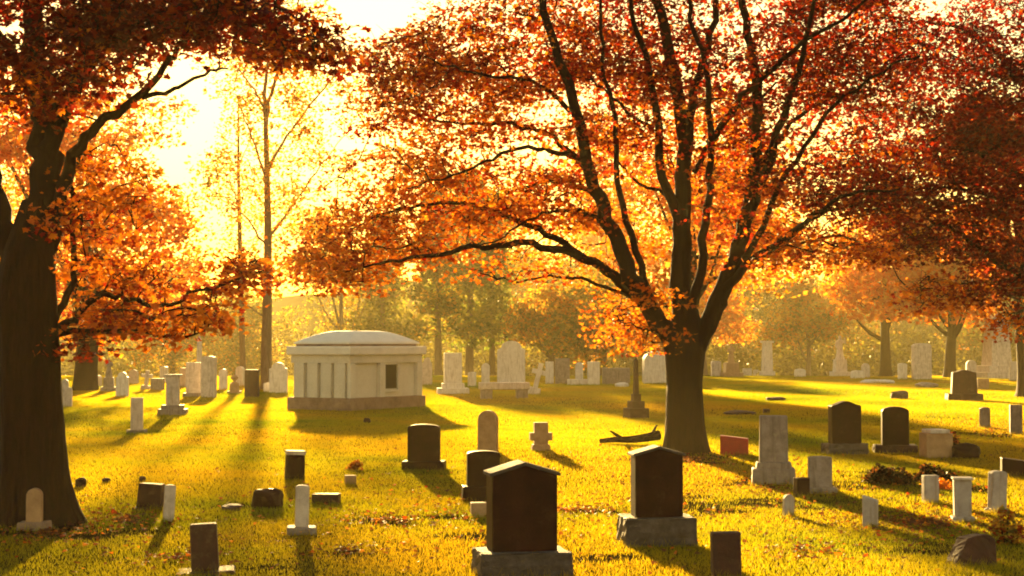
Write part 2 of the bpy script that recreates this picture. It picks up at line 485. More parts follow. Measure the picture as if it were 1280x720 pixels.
def catmull(P, n=5):
    P = np.asarray(P, float)
    if len(P) < 3:
        return P[0] + (P[-1] - P[0]) * np.linspace(0, 1, n + 1)[:, None]
    Q = np.vstack([2 * P[0] - P[1], P, 2 * P[-1] - P[-2]])
    out = []
    for i in range(1, len(Q) - 2):
        for t in np.linspace(0, 1, n, endpoint=False):
            a, b, c, d = Q[i - 1], Q[i], Q[i + 1], Q[i + 2]
            out.append(.5 * ((2 * b) + (c - a) * t + (2 * a - 5 * b + 4 * c - d) * t * t + (3 * b - a - 3 * c + d) * t ** 3))
    out.append(P[-1])
    return np.array(out)

LEAF_STAR = np.array([(0, 0), (.28, .18), (.55, .30), (.30, .48), (.34, .74), (.12, .66), (0, 1.0), (-.12, .66), (-.34, .74), (-.30, .48), (-.55, .30), (-.28, .18)])
LEAF_DIA = np.array([(0, 0), (.42, .42), (0, 1.0), (-.42, .42)])

def leaves_mesh(name, C, size, shape, matidx, origin, rng, flat=.35, jit=.3):
    """C: n x 3 leaf positions; each becomes one lobed leaf with its own turn and tilt"""
    n = len(C); k = len(shape)
    nrm = rng.normal(size=(n, 3)); nrm[:, 2] += flat * np.sign(nrm[:, 2]) * 2
    nrm /= np.linalg.norm(nrm, axis=1)[:, None]
    a = rng.normal(size=(n, 3)); u = np.cross(nrm, a); u /= np.linalg.norm(u, axis=1)[:, None]; v = np.cross(nrm, u)
    sz = size * (1 + jit * rng.normal(size=n)).clip(.45, 1.8)
    sx = shape[:, 0]; sy = shape[:, 1] - .45
    fold = -np.abs(sx) * .35 + .10 * sy
    V = C[:, None, :] + sz[:, None, None] * (sx[None, :, None] * u[:, None, :] + sy[None, :, None] * v[:, None, :] + fold[None, :, None] * nrm[:, None, :])
    V = V.reshape(-1, 3) - np.asarray(origin)[None, :]
    return np_mesh(name, V, np.arange(n * k), np.arange(n) * k, np.full(n, k), matidx)

def connect(tb, nodes, centers, rng, sides=4, rk=.011, rmin=.010):
    """grow side branches from the nearest wood to every leaf cluster"""
    nodes = np.asarray(nodes, float)
    d0 = np.array([np.min(np.sum((nodes - c) ** 2, 1)) for c in centers])
    order = np.argsort(d0)
    cap = len(nodes) + len(centers) * 4
    buf = np.zeros((cap, 3)); buf[:len(nodes)] = nodes; m = len(nodes)
    for i in order:
        c = centers[i]
        dv = buf[:m] - c
        w = np.sum(dv * dv, 1) * (1 + .5 * (dv[:, 2] > .3))
        j = int(np.argmin(w)); p = buf[j]
        L = np.linalg.norm(c - p)
        if L < .05: continue
        k1 = p + (c - p) * .35 + rng.normal(size=3) * L * .07 + np.array([0, 0, .06 * L])
        k2 = p + (c - p) * .7 + rng.normal(size=3) * L * .08 + np.array([0, 0, .05 * L])
        pts = catmull([p, k1, k2, c], 3)
        r0 = rmin + rk * min(L, 3.5)
        tb.add(pts, np.linspace(r0, rmin * .55, len(pts)), sides)
        for q in (k1, k2, c):
            if m < cap: buf[m] = q; m += 1

def trunk_tube(tb, pts, rad, sides=64, flare=1.0, seed=0, lobes=5):
    """fluted trunk with root flare at its foot"""
    rg = random.Random(seed)
    ph = [rg.uniform(0, 6.28) for _ in range(4)]
    C = catmull(pts, 12 if sides > 20 else 6); rr = np.interp(np.linspace(0, 1, len(C)), np.linspace(0, 1, len(rad)), rad)
    V = []
    for i, (c, r) in enumerate(zip(C, rr)):
        hgt = c[2] - C[0][2]
        fl = math.exp(-hgt / .38) * flare
        for k in range(sides):
            a = 2 * math.pi * k / sides
            q = r * (1 + .05 * math.sin(3 * a + ph[0] + hgt * .5) + .035 * math.sin(7 * a + ph[1]) + (.022 * abs(math.sin(11.5 * a + ph[3] + .9 * math.sin(hgt * 2.3))) + .012 * math.sin(27 * a + 3 * math.sin(hgt * 4))) * (sides > 20) + fl * (.35 + .45 * max(0, math.sin(lobes * a + ph[2])) ** 2))
            V.append((c[0] + q * math.cos(a), c[1] + q * math.sin(a), c[2]))
    n = len(C)
    i = np.arange(n - 1)[:, None] * sides; j = np.arange(sides)[None, :]; j2 = (j + 1) % sides
    q = np.stack([i + j, i + j2, i + sides + j2, i + sides + j], -1).reshape(-1, 4) + tb.n
    tb.V.append(np.array(V)); tb.L.append(q); tb.n += n * sides
    return C

def cluster_leaves(centers, per, sxy, sz, rng):
    n = len(centers)
    cnt = np.maximum(3, rng.poisson(per, n))
    idx = np.repeat(np.arange(n), cnt)
    off = rng.normal(size=(len(idx), 3))
    off *= np.minimum(1, 1.7 / np.linalg.norm(off, axis=1))[:, None]
    off *= np.array([sxy, sxy, sz])
    r2 = off[:, 0] ** 2 + off[:, 1] ** 2
    off[:, 2] -= .18 * r2 / max(sxy, .01)
    return centers[idx] + off, idx

def traced_tree(name, label, base_px, base_py, trunk, limbs, ellipses, leaf, per, sxy, sz, mats, depth_spread, seed, shape=LEAF_STAR, bark='bark', flare=1.0, base=None, group=None, twigs=3):
    """a tree whose main limbs follow the photo's, each at its own depth.
    trunk: [(px,py,radius_m)], limbs: [(points px,py, r0, r1, depth drift)], ellipses: (px,py,rx,ry,n,material weights, near, far)"""
    rng = np.random.default_rng(seed)
    b = base if base is not None else ground(base_px, base_py)
    Y = b.y
    root = tag(empty(name, b), label, 'tree', group)
    tb = Tubes(); nodes = []
    T = [np.array(at(x, y, Y)) for x, y, r in trunk]
    T[0][2] = b.z - .15
    C = trunk_tube(tb, T, [r for _, _, r in trunk], flare=flare, seed=seed)
    nodes += list(C[len(C) // 2:])
    for pts, r0, r1, drift in limbs:
        m = len(pts)
        P = []
        for i, (x, y) in enumerate(pts):
            f = i / (m - 1)
            P.append(np.array(at(x, y, Y + drift * f ** 1.3)))
        P = catmull(P, 5)
        P[1:-1] += rng.normal(size=(len(P) - 2, 3)) * .03
        tb.add(P, r0 + (r1 - r0) * np.linspace(0, 1, len(P)) ** .8, 10 if r0 > .08 else 7)
        nodes += list(P[2:])
    cen = []; wts = []
    for (x, y, rx, ry, n, wt, dn, df) in ellipses:
        for _ in range(n):
            a = rng.uniform(0, 6.283); q = math.sqrt(rng.uniform())
            yy = rng.uniform(dn, df) * depth_spread
            cen.append(np.array(at(x + rx * q * math.cos(a), y + ry * q * math.sin(a), Y + yy)))
            wts.append(wt)
    cen = np.array(cen)
    tb2 = Tubes() if twigs else tb
    connect(tb2, nodes, cen, rng)
    for c in cen:
        for _ in range(twigs):
            d = rng.normal(size=3); d[2] = d[2] * .35 + .05; d *= sxy * 1.3 / np.linalg.norm(d)
            tb2.add([c, c + d * .55 + [0, 0, .03], c + d], [.008, .006, .003], 3)
    if twigs: link('branches', tb2.mesh('branches', b), M[bark], root)
    link('trunk', tb.mesh('trunk', b), M[bark], root)
    LC, idx = cluster_leaves(cen, per, sxy, sz, rng)
    W = np.array(wts)[idx]; W = W / W.sum(1)[:, None]
    cum = np.cumsum(W, 1)
    clump = rng.uniform(size=len(cen))[idx]
    u = np.where(rng.uniform(size=len(idx)) < .55, clump, rng.uniform(size=len(idx)))
    mi = (u[:, None] > cum).sum(1).clip(0, len(mats) - 1)
    link('crown', leaves_mesh('crown', LC, leaf, shape, mi, b, rng), [M[k] for k in mats], root)
    return root

def grown_tree(name, label, px, Y, H, cw, mats, weights, seed, ncl=260, per=26, leaf=.2, sxy=.8, sz=.45, trunk_r=.3, base_h=.3, kind='broad', bark='bark_pale', group=None, lean=0, blobs=11, limbs=9, low=0.0):
    """a whole tree standing back in the haze"""
    rng = np.random.default_rng(seed)
    x = (px - 640) / F * Y
    b = Vector((x, Y, gz(x, Y)))
    root = tag(empty(name, b), label, 'tree', group)
    tb = Tubes()
    top = np.array(b) + [lean * H, 0, H * (.97 if kind == 'conifer' else .8)]
    mid = np.array(b) + (top - np.array(b)) * .5 + rng.normal(size=3) * [.2, .2, 0]
    p0 = np.array(b) - [0, 0, .15]
    C = trunk_tube(tb, [p0, np.array(b) + (mid - np.array(b)) * .4, mid, top], [trunk_r, trunk_r * .85, trunk_r * .6, .04], 12, .8, seed)
    nodes = [c for c in C if c[2] - b.z > H * base_h * .7]
    cen = []
    if kind == 'conifer':
        while len(cen) < ncl:
            f = rng.uniform() ** .75
            z = H * (base_h + (1 - base_h) * f)
            r = cw / 2 * (1 - f) ** .8 * (.75 + .35 * math.sin(z * 2.1 + seed))
            a = rng.uniform(0, 6.283); q = rng.uniform(.45, 1)
            cen.append(np.array(b) + [lean * z + r * q * math.cos(a), r * q * math.sin(a), z - .25 * r * q])
    else:
        bl = []
        for i in range(blobs):
            a = rng.uniform(0, 6.283); zf = rng.uniform(base_h + .08, .92)
            wmax = cw / 2 * math.sin(math.pi * min(1, max(.12, (zf - base_h * .7) / (1.05 - base_h * .7)))) ** .6
            q = rng.uniform(.2, .8) * wmax
            bl.append((np.array([q * math.cos(a) + lean * H * zf, q * math.sin(a), zf * H]), cw * rng.uniform(.15, .26)))
        for i in range(limbs):
            c, r = bl[i % blobs]
            s = C[int(len(C) * rng.uniform(.35, .75))]
            e = np.array(b) + c + rng.normal(size=3) * r * .3
            m1 = s + (e - s) * .45 + np.array([0, 0, -.06 * H * rng.uniform(.2, 1)])
            P = catmull([s, m1, e], 6)
            tb.add(P, np.linspace(trunk_r * .42, .035, len(P)), 7)
            nodes += list(P[2:])
        while len(cen) < ncl:
            c, r = bl[rng.integers(blobs)]
            d = rng.normal(size=3); d /= np.linalg.norm(d)
            cen.append(np.array(b) + c + d * r * rng.uniform(.3, 1.0) ** .5 * [1.15, 1.15, .75])
    cen = np.array(cen)
    connect(tb, nodes, cen, rng, 3, .014, .014)
    link('trunk', tb.mesh('trunk', b), M[bark], root)
    LC, idx = cluster_leaves(cen, per, sxy, sz, rng)
    W = np.array(weights, float); cum = np.cumsum(W / W.sum())
    clump = rng.uniform(size=len(cen))[idx]
    u = np.where(rng.uniform(size=len(idx)) < .6, clump, rng.uniform(size=len(idx)))
    mi = (u[:, None] > cum[None, :]).sum(1).clip(0, len(mats) - 1)
    link('crown', leaves_mesh('crown', LC, leaf, LEAF_DIA, mi, b, rng, flat=.2), [M[k] for k in mats], root)
    return root

# ================================================================== SETTING: ground, grass, leaves
def build_ground():
    xs = np.concatenate([np.linspace(-420, -60, 19)[:-1], np.linspace(-60, 60, 81), np.linspace(60, 420, 19)[1:]])
    ys = np.concatenate([np.linspace(-60, 8, 8)[:-1], np.linspace(8, 200, 129), np.linspace(200, 520, 17)[1:]])
    X, Y = np.meshgrid(xs, ys)
    Z = gz_np(X, Y)
    V = np.stack([X, Y, Z], -1).reshape(-1, 3)
    nx, ny = len(xs), len(ys)
    i = (np.arange(ny - 1)[:, None] * nx + np.arange(nx - 1)[None, :]).ravel()
    q = np.stack([i, i + 1, i + nx + 1, i + nx], -1)
    me = np_mesh('ground', V, q.ravel(), np.arange(len(q)) * 4, np.full(len(q), 4), smooth=True)
    tag(link('ground', me, M['soil']), kind='structure')
build_ground()

FEET = []
BARE = [(492, 650, 60, 7), (560, 648, 30, 3), (430, 692, 34, 5), (600, 672, 46, 6), (880, 634, 90, 12), (985, 632, 60, 7), (1130, 596, 70, 9), (1060, 608, 50, 6), (935, 603, 40, 5), (130, 668, 60, 6), (45, 665, 90, 12), (858, 572, 60, 9), (1225, 612, 50, 6), (300, 634, 26, 4), (735, 640, 40, 5), (1240, 545, 40, 5), (760, 700, 60, 6), (1180, 690, 60, 8), (300, 712, 60, 5)]
def build_grass():
    rng = np.random.default_rng(3)
    P = []
    for y0 in np.arange(13, 128, 1.0):
        wid = .66 * y0 + 9
        rho = min(1250, 1250 * (24 / y0) ** 1.35)
        n = int(wid * rho)
        P.append(np.stack([rng.uniform(-wid / 2, wid / 2, n), y0 + rng.uniform(0, 1, n)], -1))
    P = np.concatenate(P); n = len(P)
    x, y = P[:, 0], P[:, 1]
    keep = np.ones(n, bool)
    for px, py, rx, ry in BARE:
        g0 = ground(px, py); g1 = ground(px, py - ry); g2 = ground(px, py + ry)
        dx = (x - g0.x) / (rx / scale_at(g0)); dy = (y - g0.y) / ((g1.y - g2.y) / 2)
        d = np.sqrt(dx * dx + dy * dy) + .28 * np.sin(x * 4.1 + 2 * np.sin(y * 2.3)) + .22 * np.sin(y * 5.3 + x * 2.7) + .25 * rng.normal(size=n)
        keep &= (d > .85) | (rng.uniform(size=n) < .12)
    P = P[keep]; n0 = len(P)
    T = []
    for fx, fy, fr in FEET:
        m = int(260 * min(1, (30 / fy)) * (.4 + fr))
        k = np.stack([fx + rng.uniform(-1.15, 1.15, m) * fr, fy - rng.uniform(.0, .5, m) ** 1.4 * 1.2 - .02], -1)
        T.append(k)
    P = np.concatenate([P] + T); n = len(P); x, y = P[:, 0], P[:, 1]
    z = gz_np(x, y)
    # clumpy height
    hn = .5 + .5 * np.sin(x * 1.3 + 2 * np.sin(y * .7)) * np.sin(y * 1.1 + 1.5 * np.sin(x * .9))
    h = (.018 + .026 * rng.uniform(size=n) + .018 * hn) * (1 + .006 * y)
    h[n0:] *= rng.uniform(1.2, 2.6, n - n0)
    w = .0075 * np.maximum(1, y / 24) ** .9 * rng.uniform(.7, 1.3, n)
    a = rng.uniform(0, 2 * np.pi, n)
    lean = rng.normal(size=(n, 2)) * .5 * h[:, None]
    V = np.zeros((n, 3, 3))
    V[:, 0] = np.stack([x - w * np.cos(a) / 2, y - w * np.sin(a) / 2, z - .01], -1)
    V[:, 1] = np.stack([x + w * np.cos(a) / 2, y + w * np.sin(a) / 2, z - .01], -1)
    V[:, 2] = np.stack([x + lean[:, 0], y + lean[:, 1], z + h], -1)
    me = np_mesh('grass', V.reshape(-1, 3), np.arange(n * 3), np.arange(n) * 3, np.full(n, 3))
    tag(link('grass', me, M['grass']), 'short yellow-green lawn grass over the whole graveyard', 'grass', kind='stuff')

def build_litter():
    rng = np.random.default_rng(5)
    pts = []
    def patch(px, py, rx, ry, n):
        n = int(n * .75)
        for _ in range(n):
            a = rng.uniform(0, 6.283); q = abs(rng.normal()) * .6
            yy = py + ry * q * math.sin(a)
            if yy < 474: continue
            g = ground(px + rx * q * math.cos(a), yy)
            pts.append((g.x, g.y, g.z + rng.uniform(.015, .055)))
    patch(150, 652, 120, 20, 500); patch(60, 668, 80, 14, 300)
    patch(700, 640, 900, 80, 3000); patch(860, 575, 160, 16, 900)
    patch(1150, 655, 140, 24, 1400); patch(1150, 600, 160, 26, 500); patch(960, 612, 110, 18, 300)
    patch(490, 652, 90, 12, 200); patch(430, 690, 120, 16, 150); patch(1240, 540, 60, 20, 500)
    patch(1000, 690, 160, 22, 300); patch(220, 700, 160, 20, 200)
    C = np.array(pts); n = len(C)
    mi = rng.choice(4, size=n, p=[.06, .08, .12, .74])
    me = leaves_mesh('fallen_leaves', C, .065, LEAF_STAR, mi, (0, 0, 0), rng, flat=1.2)
    tag(link('fallen_leaves', me, [M['l_orange'], M['l_rust'], M['l_amber'], M['l_brown']]), 'orange and brown fallen leaves scattered over the lawn', 'fallen leaves', kind='stuff')
build_litter()

# ================================================================== MAUSOLEUM
def build_mausoleum():
    c0 = ground(437, 514)                       # nearest corner
    s = scale_at(c0)
    th = R(33)
    a = (80 / s) / math.cos(th); b = (84 / s) / math.sin(th)
    H = 70 / s                                  # ground to underside of cornice
    # local: x along the facade with panels (to the left), y along the side wall with the door
    root = empty('mausoleum', c0)
    ex = Vector((-math.cos(th), math.sin(th), 0)); ey = Vector((math.sin(th), math.cos(th), 0))
    root.matrix_world = Matrix(((-ex.x, ey.x, 0, c0.x), (-ex.y, ey.y, 0, c0.y), (0, 0, 1, c0.z), (0, 0, 0, 1)))
    tag(root, 'low cream stone mausoleum with a shallow domed roof and dark doorway', 'mausoleum')
    # local axes: +X right along facade (corner at x=0, facade spans -a..0), +Y going back (0..b)
    def bx(name, x0, x1, y0, y1, z0, z1, m, bev=.015, parent=root, rough=0):
        me = box_mesh(name, x1 - x0, y1 - y0, z1 - z0, bev, rough, 3)
        return link(name, me, m, parent, ((x0 + x1) / 2, (y0 + y1) / 2, z0))
    ph = 16 / s
    bx('plinth', -a - .10, .10, -.10, b + .10, -.15, ph, M['plinth'], .03)
    bx('wall', -a + .14, -.14, .14, b - .14, ph - .002, H, M['lime'], .01)
    # facade: upright panels with narrow gaps
    zb, zt = ph + .02, H - .30
    n = 4
    for i in range(n):
        x0 = -a + .16 + i * (a - .20) / n; x1 = x0 + (a - .20) / n - .17
        bx('panel', x0, x1, -.03, .138, zb - .02, zt, M['lime'], .02)
    # side wall: pilasters and the doorway
    for y0, y1 in ((.02, .34), (b * .40, b * .40 + .30), (b - .34, b - .02)):
        bx('pilaster', -.138, .03, y0, y1, zb - .02, zt, M['lime'], .02)
    yc = b * .58
    f = bx('door', -.138, -.115, yc - .40, yc + .40, ph + .30, ph + .30 + 31 / s, M['void'], .004)
    for y0, y1, z0, z1 in ((yc - .50, yc - .40, ph + .25, ph + .30 + 31 / s), (yc + .40, yc + .50, ph + .25, ph + .30 + 31 / s), (yc - .55, yc + .55, ph + .30 + 31 / s, ph + .40 + 31 / s), (yc - .55, yc + .55, ph + .18, ph + .255)):
        bx('door_frame', -.137, -.03, y0, y1, z0, z1, M['lime'], .01)
    bx('frieze', -a - .0, .0, .0, b, zt + .002, H + .004, M['lime'], .02)
    zc = H
    bx('cornice', -a - .13, .13, -.13, b + .13, zc + .004, zc + 11 / s, M['lime_sunlit'], .05)
    # roof: low step then a swelling hipped dome
    bx('roof_step', -a + .13, -.13, .13, b - .13, zc + 11 / s - .003, zc + 14 / s, M['plinth'], .01)
    bm = bmesh.new()
    rings = []
    z0 = zc + 14 / s; rh = 17 / s
    for f_, zz in [(0, -.002), (0, .10)] + [(.72 * k / 9, .10 + .9 * math.sin(math.pi / 2 * k / 9)) for k in range(1, 10)]:
        ins = f_ * a / 2
        x0, x1, y0, y1 = -a + .05 + ins, -.05 - ins, .05 + ins * b / a * .8, b - .05 - ins * b / a * .8
        c_ = .12 + .9 * f_
        pts = []
        for (cx, cy), (dx, dy) in zip(((x0, y0), (x1, y0), (x1, y1), (x0, y1)), ((1, 1), (-1, 1), (-1, -1), (1, -1))):
            st = {(1, 1): 180, (-1, 1): 270, (-1, -1): 0, (1, -1): 90}[(dx, dy)]
            rr = min(c_ * .6, (x1 - x0) * .4)
            for q in range(5):
                an = R(st + 22.5 * q)
                pts.append((cx + dx * rr + rr * math.cos(an), cy + dy * rr + rr * math.sin(an)))
        rings.append([bm.verts.new((x, y, z0 + rh * zz)) for x, y in pts])
    for A_, B_ in zip(rings, rings[1:]):
        n_ = len(A_)
        for i in range(n_): bm.faces.new((A_[i], A_[(i + 1) % n_], B_[(i + 1) % n_], B_[i])).smooth = A_ is not rings[0]
    bm.faces.new(rings[0][::-1]); bm.faces.new(rings[-1])
    me = bpy.data.meshes.new('roof'); bm.to_mesh(me); bm.free()
    link('roof', me, M['lime_sunlit'], root)
build_mausoleum()

# ================================================================== HEADSTONES, nearest first
G_POST = 'short pale marker posts'
G_FAR = 'pale gravestones along the far edge of the lawn'
G_LOW = 'small flat stones in the grass'
stone('headstone', 'largest dark granite headstone with gabled top on a rough base', 652, 718, 82, 108, 'gable', 'dark', .42, [(116, 31)], 'rock', rot=10, rise=13, cap=(88, 3.2, 'rock'), brough=.012)  # lighter cap paints the lit gable slopes
stone('headstone', 'dark gabled headstone on a wide rough base in front of the big maple', 821, 680, 60, 86, 'gable', 'dark', .36, [(91, 35)], 'rock', rot=6, rise=9, cap=(64, 2.4, 'rock'), brough=.014)  # lit top edge of the gable put in as a lighter cap
stone('headstone', 'short plain brown slab with no base, standing alone below the gabled stones', 908, 722, 36, 57, 'flat', 'brown', .16, rot=3, lean=-1)
stone('headstone', 'tilted dark brown slab on a flat footing, alone in open lawn', 257, 716, 33, 58, 'flat', 'brown', .18, [(74, 4)], 'brown', rot=8, lean=-3, taper=.04)
stone('headstone', 'low broken slab leaning back with a pale chipped edge', 1212, 706, 58, 38, 'chip', 'brown', .30, rot=10, tilt=-4, rough=.006)
stone('marker_post', 'pale post on a small block against the dark trunk foot', 43, 662, 19, 42, 'round', 'tan', .16, [(38, 10)], 'plinth', rot=4, cat='marker', group=G_POST)
stone('headstone', 'stubby dark wedge stone beside a thin leaning pale tablet', 188, 637, 29, 30, 'flat', 'brown', .2, [(40, 3)], rot=-8, lean=3, taper=.12)
stone('headstone', 'thin pale tablet leaning beside a stubby dark wedge stone', 210, 652, 13, 46, 'arch', 'pale', .1, rot=20, lean=3)
stone('headstone', 'narrow dark stone with a pale cap for its lit top, alone on mid lawn', 368, 600, 23, 32, 'flat', 'dark', .26, rot=12, lean=2, cap=(24, 5, 'pale'), taper=.06)  # pale cap is the sunlit top put into colour
boulder('boulder', 'squat dark rounded stone beside the slim pale column', 335, 634, 37, 25, 'dark', 8, group=G_LOW)
stone('headstone', 'low dark block lying lengthwise past the slim pale column', 408, 629, 33, 12, 'flat', 'brown', .3, rot=-4)
stone('column_monument', 'slim pale square column on a spreading round-edged base', 377, 667, 17, 52, 'arch', 'pale', .17, [(37, 9)], 'grey', rot=6, lean=1, cat='column', group='slim pale columns')
stone('headstone', 'tiny square tan block beneath a small orange plant', 438, 606, 14, 12, 'flat', 'tan', .2, rot=8, group=G_LOW)
stone('headstone', 'dark tablet with softly arched top on a dark plinth, open lawn below the mausoleum', 530, 587, 40, 46, 'arch', 'dark', .24, [(54, 11)], 'dark', rot=-4, rise=4)
stone('headstone', 'tall pale round-topped tablet rising behind a dark tablet', 610, 566, 24, 53, 'round', 'tan', .24, rot=-12)
stone('headstone', 'dark tablet half hidden behind the largest gabled stone', 604, 627, 41, 44, 'arch', 'dark', .22, [(54, 20)], 'dark', rot=6, rise=4)
stone('headstone', 'small tan footstone tucked behind the largest gabled stone', 599, 646, 22, 18, 'flat', 'tan', .2, rot=6, taper=-.1, group=G_LOW)
tag(cross_monument('blocky_monument', 'weathered orange-tan stone with a blocky head and stub shoulders, out on the lawn', 676, 563, 28, 35, 'tan', rot=5, fat=.31), cat='monument')
obelisk('spire_monument', 'dark stepped block with a slender spire, just to one side of the big maple trunk', 795, 523, 6, 46, 'brown', [(25, 13), (17, 9), (10, 9)], 20)
stone('headstone', 'bright red granite block beside the big maple trunk', 918, 569, 35, 25, 'slant', 'red', .3, rot=-8)
stone('headstone', 'tall grey tablet on a two-step rough base', 967, 604, 34, 58, 'flat', 'grey', .3, [(54, 19), (44, 8)], 'grey', rot=-6, taper=.05, rough=0)
stone('headstone', 'small dark footstone touching a short grey tablet', 1002, 621, 17, 24, 'flat', 'dark', .18, rot=14, group=G_LOW)
stone('headstone', 'short grey tablet on a thin base behind a small dark footstone', 1025, 616, 29, 39, 'arch', 'grey', .2, [(42, 7)], 'grey', rot=-3, rise=2)
stone('headstone', 'dark reddish tablet with raised curved top on a rough boulder base', 1056, 568, 38, 53, 'ogee', 'dark', .3, [(52, 14)], 'rock', rot=8, brough=.02, rise=5)
stone('headstone', 'dark reddish arched tablet on a spreading base, second of a pair', 1119, 566, 33, 48, 'arch', 'dark', .28, [(54, 10)], 'brown', rot=-6, rise=6, brough=.014)
stone('headstone', 'squat tan block with a pale cap for its lit top beside a dark mound', 1170, 572, 34, 31, 'flat', 'tan', .5, rot=6, cap=(25, 4.5, 'pale'))  # brightness of the lit top painted as a pale cap
boulder('boulder', 'dark humped boulder beside the squat capped tan block', 1207, 573, 36, 19, 'dark', 5)
stone('headstone', 'dark square block near a pale upright post at the lawn side', 1268, 597, 32, 25, 'slant', 'dark', .35, rot=-10)
stone('marker_post', 'tiny pale post near the tall grey tablet', 985, 645, 13, 27, 'round', 'pale_shaded', .1, rot=8, lean=2, cat='marker', group=G_POST)
stone('marker_post', 'pale post with tilted flat top alone in front of the low bushes', 1088, 659, 19, 40, 'slant', 'pale_shaded', .17, rot=-14, cat='marker', group=G_POST)
stone('marker_post', 'shortest pale post of three in a row, nearest the low bush', 1163, 628, 19, 34, 'flat', 'pale_shaded', .15, rot=6, cat='marker', group=G_POST)
stone('marker_post', 'widest pale post of three in a row, with a pale cap for its lit top', 1203, 652, 22, 46, 'flat', 'pale_shaded', .2, [(28, 7)], 'pale_shaded', rot=-8, taper=-.06, cap=(25, 3, 'pale'), cat='marker', group=G_POST)  # cap keeps the lit marble tone, the post its shaded copy
stone('marker_post', 'pale post standing below the dark square block', 1246, 640, 20, 47, 'arch', 'pale_shaded', .16, [(25, 5)], 'pale_shaded', rot=10, lean=2, cat='marker', group=G_POST)
stone('headstone', 'dark brown tablet on a flared base beyond the arched pair', 1205, 501, 29, 30, 'ogee', 'brown', .4, [(44, 9)], 'brown', rot=-4, taper=.1, rise=3)
boulder('boulder', 'low pale rock lying alone on the bright far lawn', 1124, 499, 22, 11, 'rock', 10, group=G_LOW)
stone('marker_post', 'slender grey post with dark foot, nearer the brown flared tablet', 1231, 535, 12, 26, 'arch', 'grey', .16, rot=8, cat='marker', group=G_POST)
stone('marker_post', 'slender grey post set close to the picture edge above the dark square block', 1270, 543, 15, 37, 'flat', 'grey', .2, rot=-6, cat='marker', group=G_POST)
boulder('flat_stone', 'long low dark ledger stone in the grass past the maple trunk', 924, 518, 40, 5, 'brown', 3, group=G_LOW, depth=.9)
boulder('flat_stone', 'low dark ledger stone farthest out on the bright lawn', 970, 501, 24, 5, 'brown', 5, group=G_LOW, depth=.9)
stone('headstone', 'tiny dark stub just above the tall grey tablet', 958, 518, 8, 7, 'flat', 'brown', .2, rot=5, group=G_LOW)
boulder('boulder', 'small dark rock on the lawn by the dark trunk foot', 101, 609, 14, 12, 'dark', 5, group=G_LOW)
boulder('boulder', 'smallest brown stone on the lawn above the dark wedge stone', 178, 602, 9, 7, 'brown', 15, group=G_LOW)
boulder('boulder', 'low brown stone between the dark rock and the wedge stone', 133, 603, 10, 6, 'brown', 25, group=G_LOW)
boulder('boulder', 'tiny dark stone on the lawn just below the mausoleum', 459, 529, 9, 7, 'dark', 15, group=G_LOW)
boulder('flat_stone', 'low brown ledger stone beside the squat dark rounded stone', 290, 637, 24, 7, 'brown', -5, group=G_LOW, depth=.5)

# fallen branch near the maple
def build_log():
    p = ground(788, 556)
    rng = np.random.default_rng(9)
    tb = Tubes(); s = scale_at(p)
    pts = np.array([[-38 / s, .1, .08], [-20 / s, 0, .12], [0, -.1, .13], [20 / s, .0, .17], [36 / s, .15, .22]])
    tb.add(catmull(pts, 4), np.linspace(.05, .12, 17), 9)
    for k, (x, d) in enumerate(((-10, (-.3, -.3, .2)), (12, (.35, -.3, .15)), (24, (.2, .4, .3)))):
        q = np.array([x / s, 0, .14]); tb.add([q, q + np.array(d) * .6, q + np.array(d)], [.05, .035, .02], 6)
    tag(link('fallen_branch', tb.mesh('fallen_branch', (0, 0, 0)), M['bark'], None, p), 'broken bough lying in the grass beside the big maple', 'fallen branch')
build_log()

# ------------------------------------------------------------------ shrubs and small plants
def shrub(name, label, px, py, w, h, mats, seed, n=900, leaf=.06, group=None, cat='shrub'):
    p = ground(px, py); s = scale_at(p); w /= s; h /= s
    rng = np.random.default_rng(seed)
    root = tag(empty(name, p), label, cat, group)
    tb = Tubes(); cen = []
    for i in range(max(8, n // 40)):
        a = rng.uniform(0, 6.283); q = math.sqrt(rng.uniform()) * w / 2
        e = np.array([q * math.cos(a), q * math.sin(a) * .6, h * rng.uniform(.25, .95) * math.sqrt(max(.1, 1 - (2 * q / w) ** 2))])
        tb.add([[0.3 * e[0], .3 * e[1], -.03], [e[0] * .8, e[1] * .8, e[2] * .6], e], [.012, .009, .005], 4); cen.append(e)
    link('stem', tb.mesh('stem', (0, 0, 0)), M['bark'], root)
    LC, idx = cluster_leaves(np.array(cen), 40, max(.07, w * .07), max(.04, h * .10), rng)
    LC[:, 2] = np.maximum(LC[:, 2], .01)
    link('foliage', leaves_mesh('foliage', LC, leaf, LEAF_DIA, rng.integers(0, len(mats), len(LC)), (0, 0, 0), rng), [M[k] for k in mats], root)
G_SHRUB = 'low dark bushes among the stones'
shrub('low_bush', 'wide low dark bush spreading behind the lone pale post', 1110, 606, 64, 24, ['l_dark', 'l_dark', 'l_brown'], 21, 1600, .07, G_SHRUB)
shrub('low_bush', 'dark bush between the squat tan block and the row of pale posts', 1168, 602, 50, 22, ['l_dark', 'l_dark', 'l_brown'], 22, 1300, .07, G_SHRUB)
shrub('low_bush', 'leafy green bush at the lawn side beyond the chipped slab', 1258, 680, 44, 50, ['l_olive', 'l_rust', 'l_gold'], 23, 500, .06, G_SHRUB)
shrub('grave_plant', 'small orange-flowered plant above the tiny tan block', 445, 588, 15, 12, ['l_amber', 'l_gold', 'l_rust'], 24, 300, .06, cat='plant')
shrub('grave_plant', 'wispy brown seedheads standing between the tan block and the dark boulder', 1190, 572, 18, 52, ['l_rust', 'l_dark'], 25, 420, .07, cat='plant')
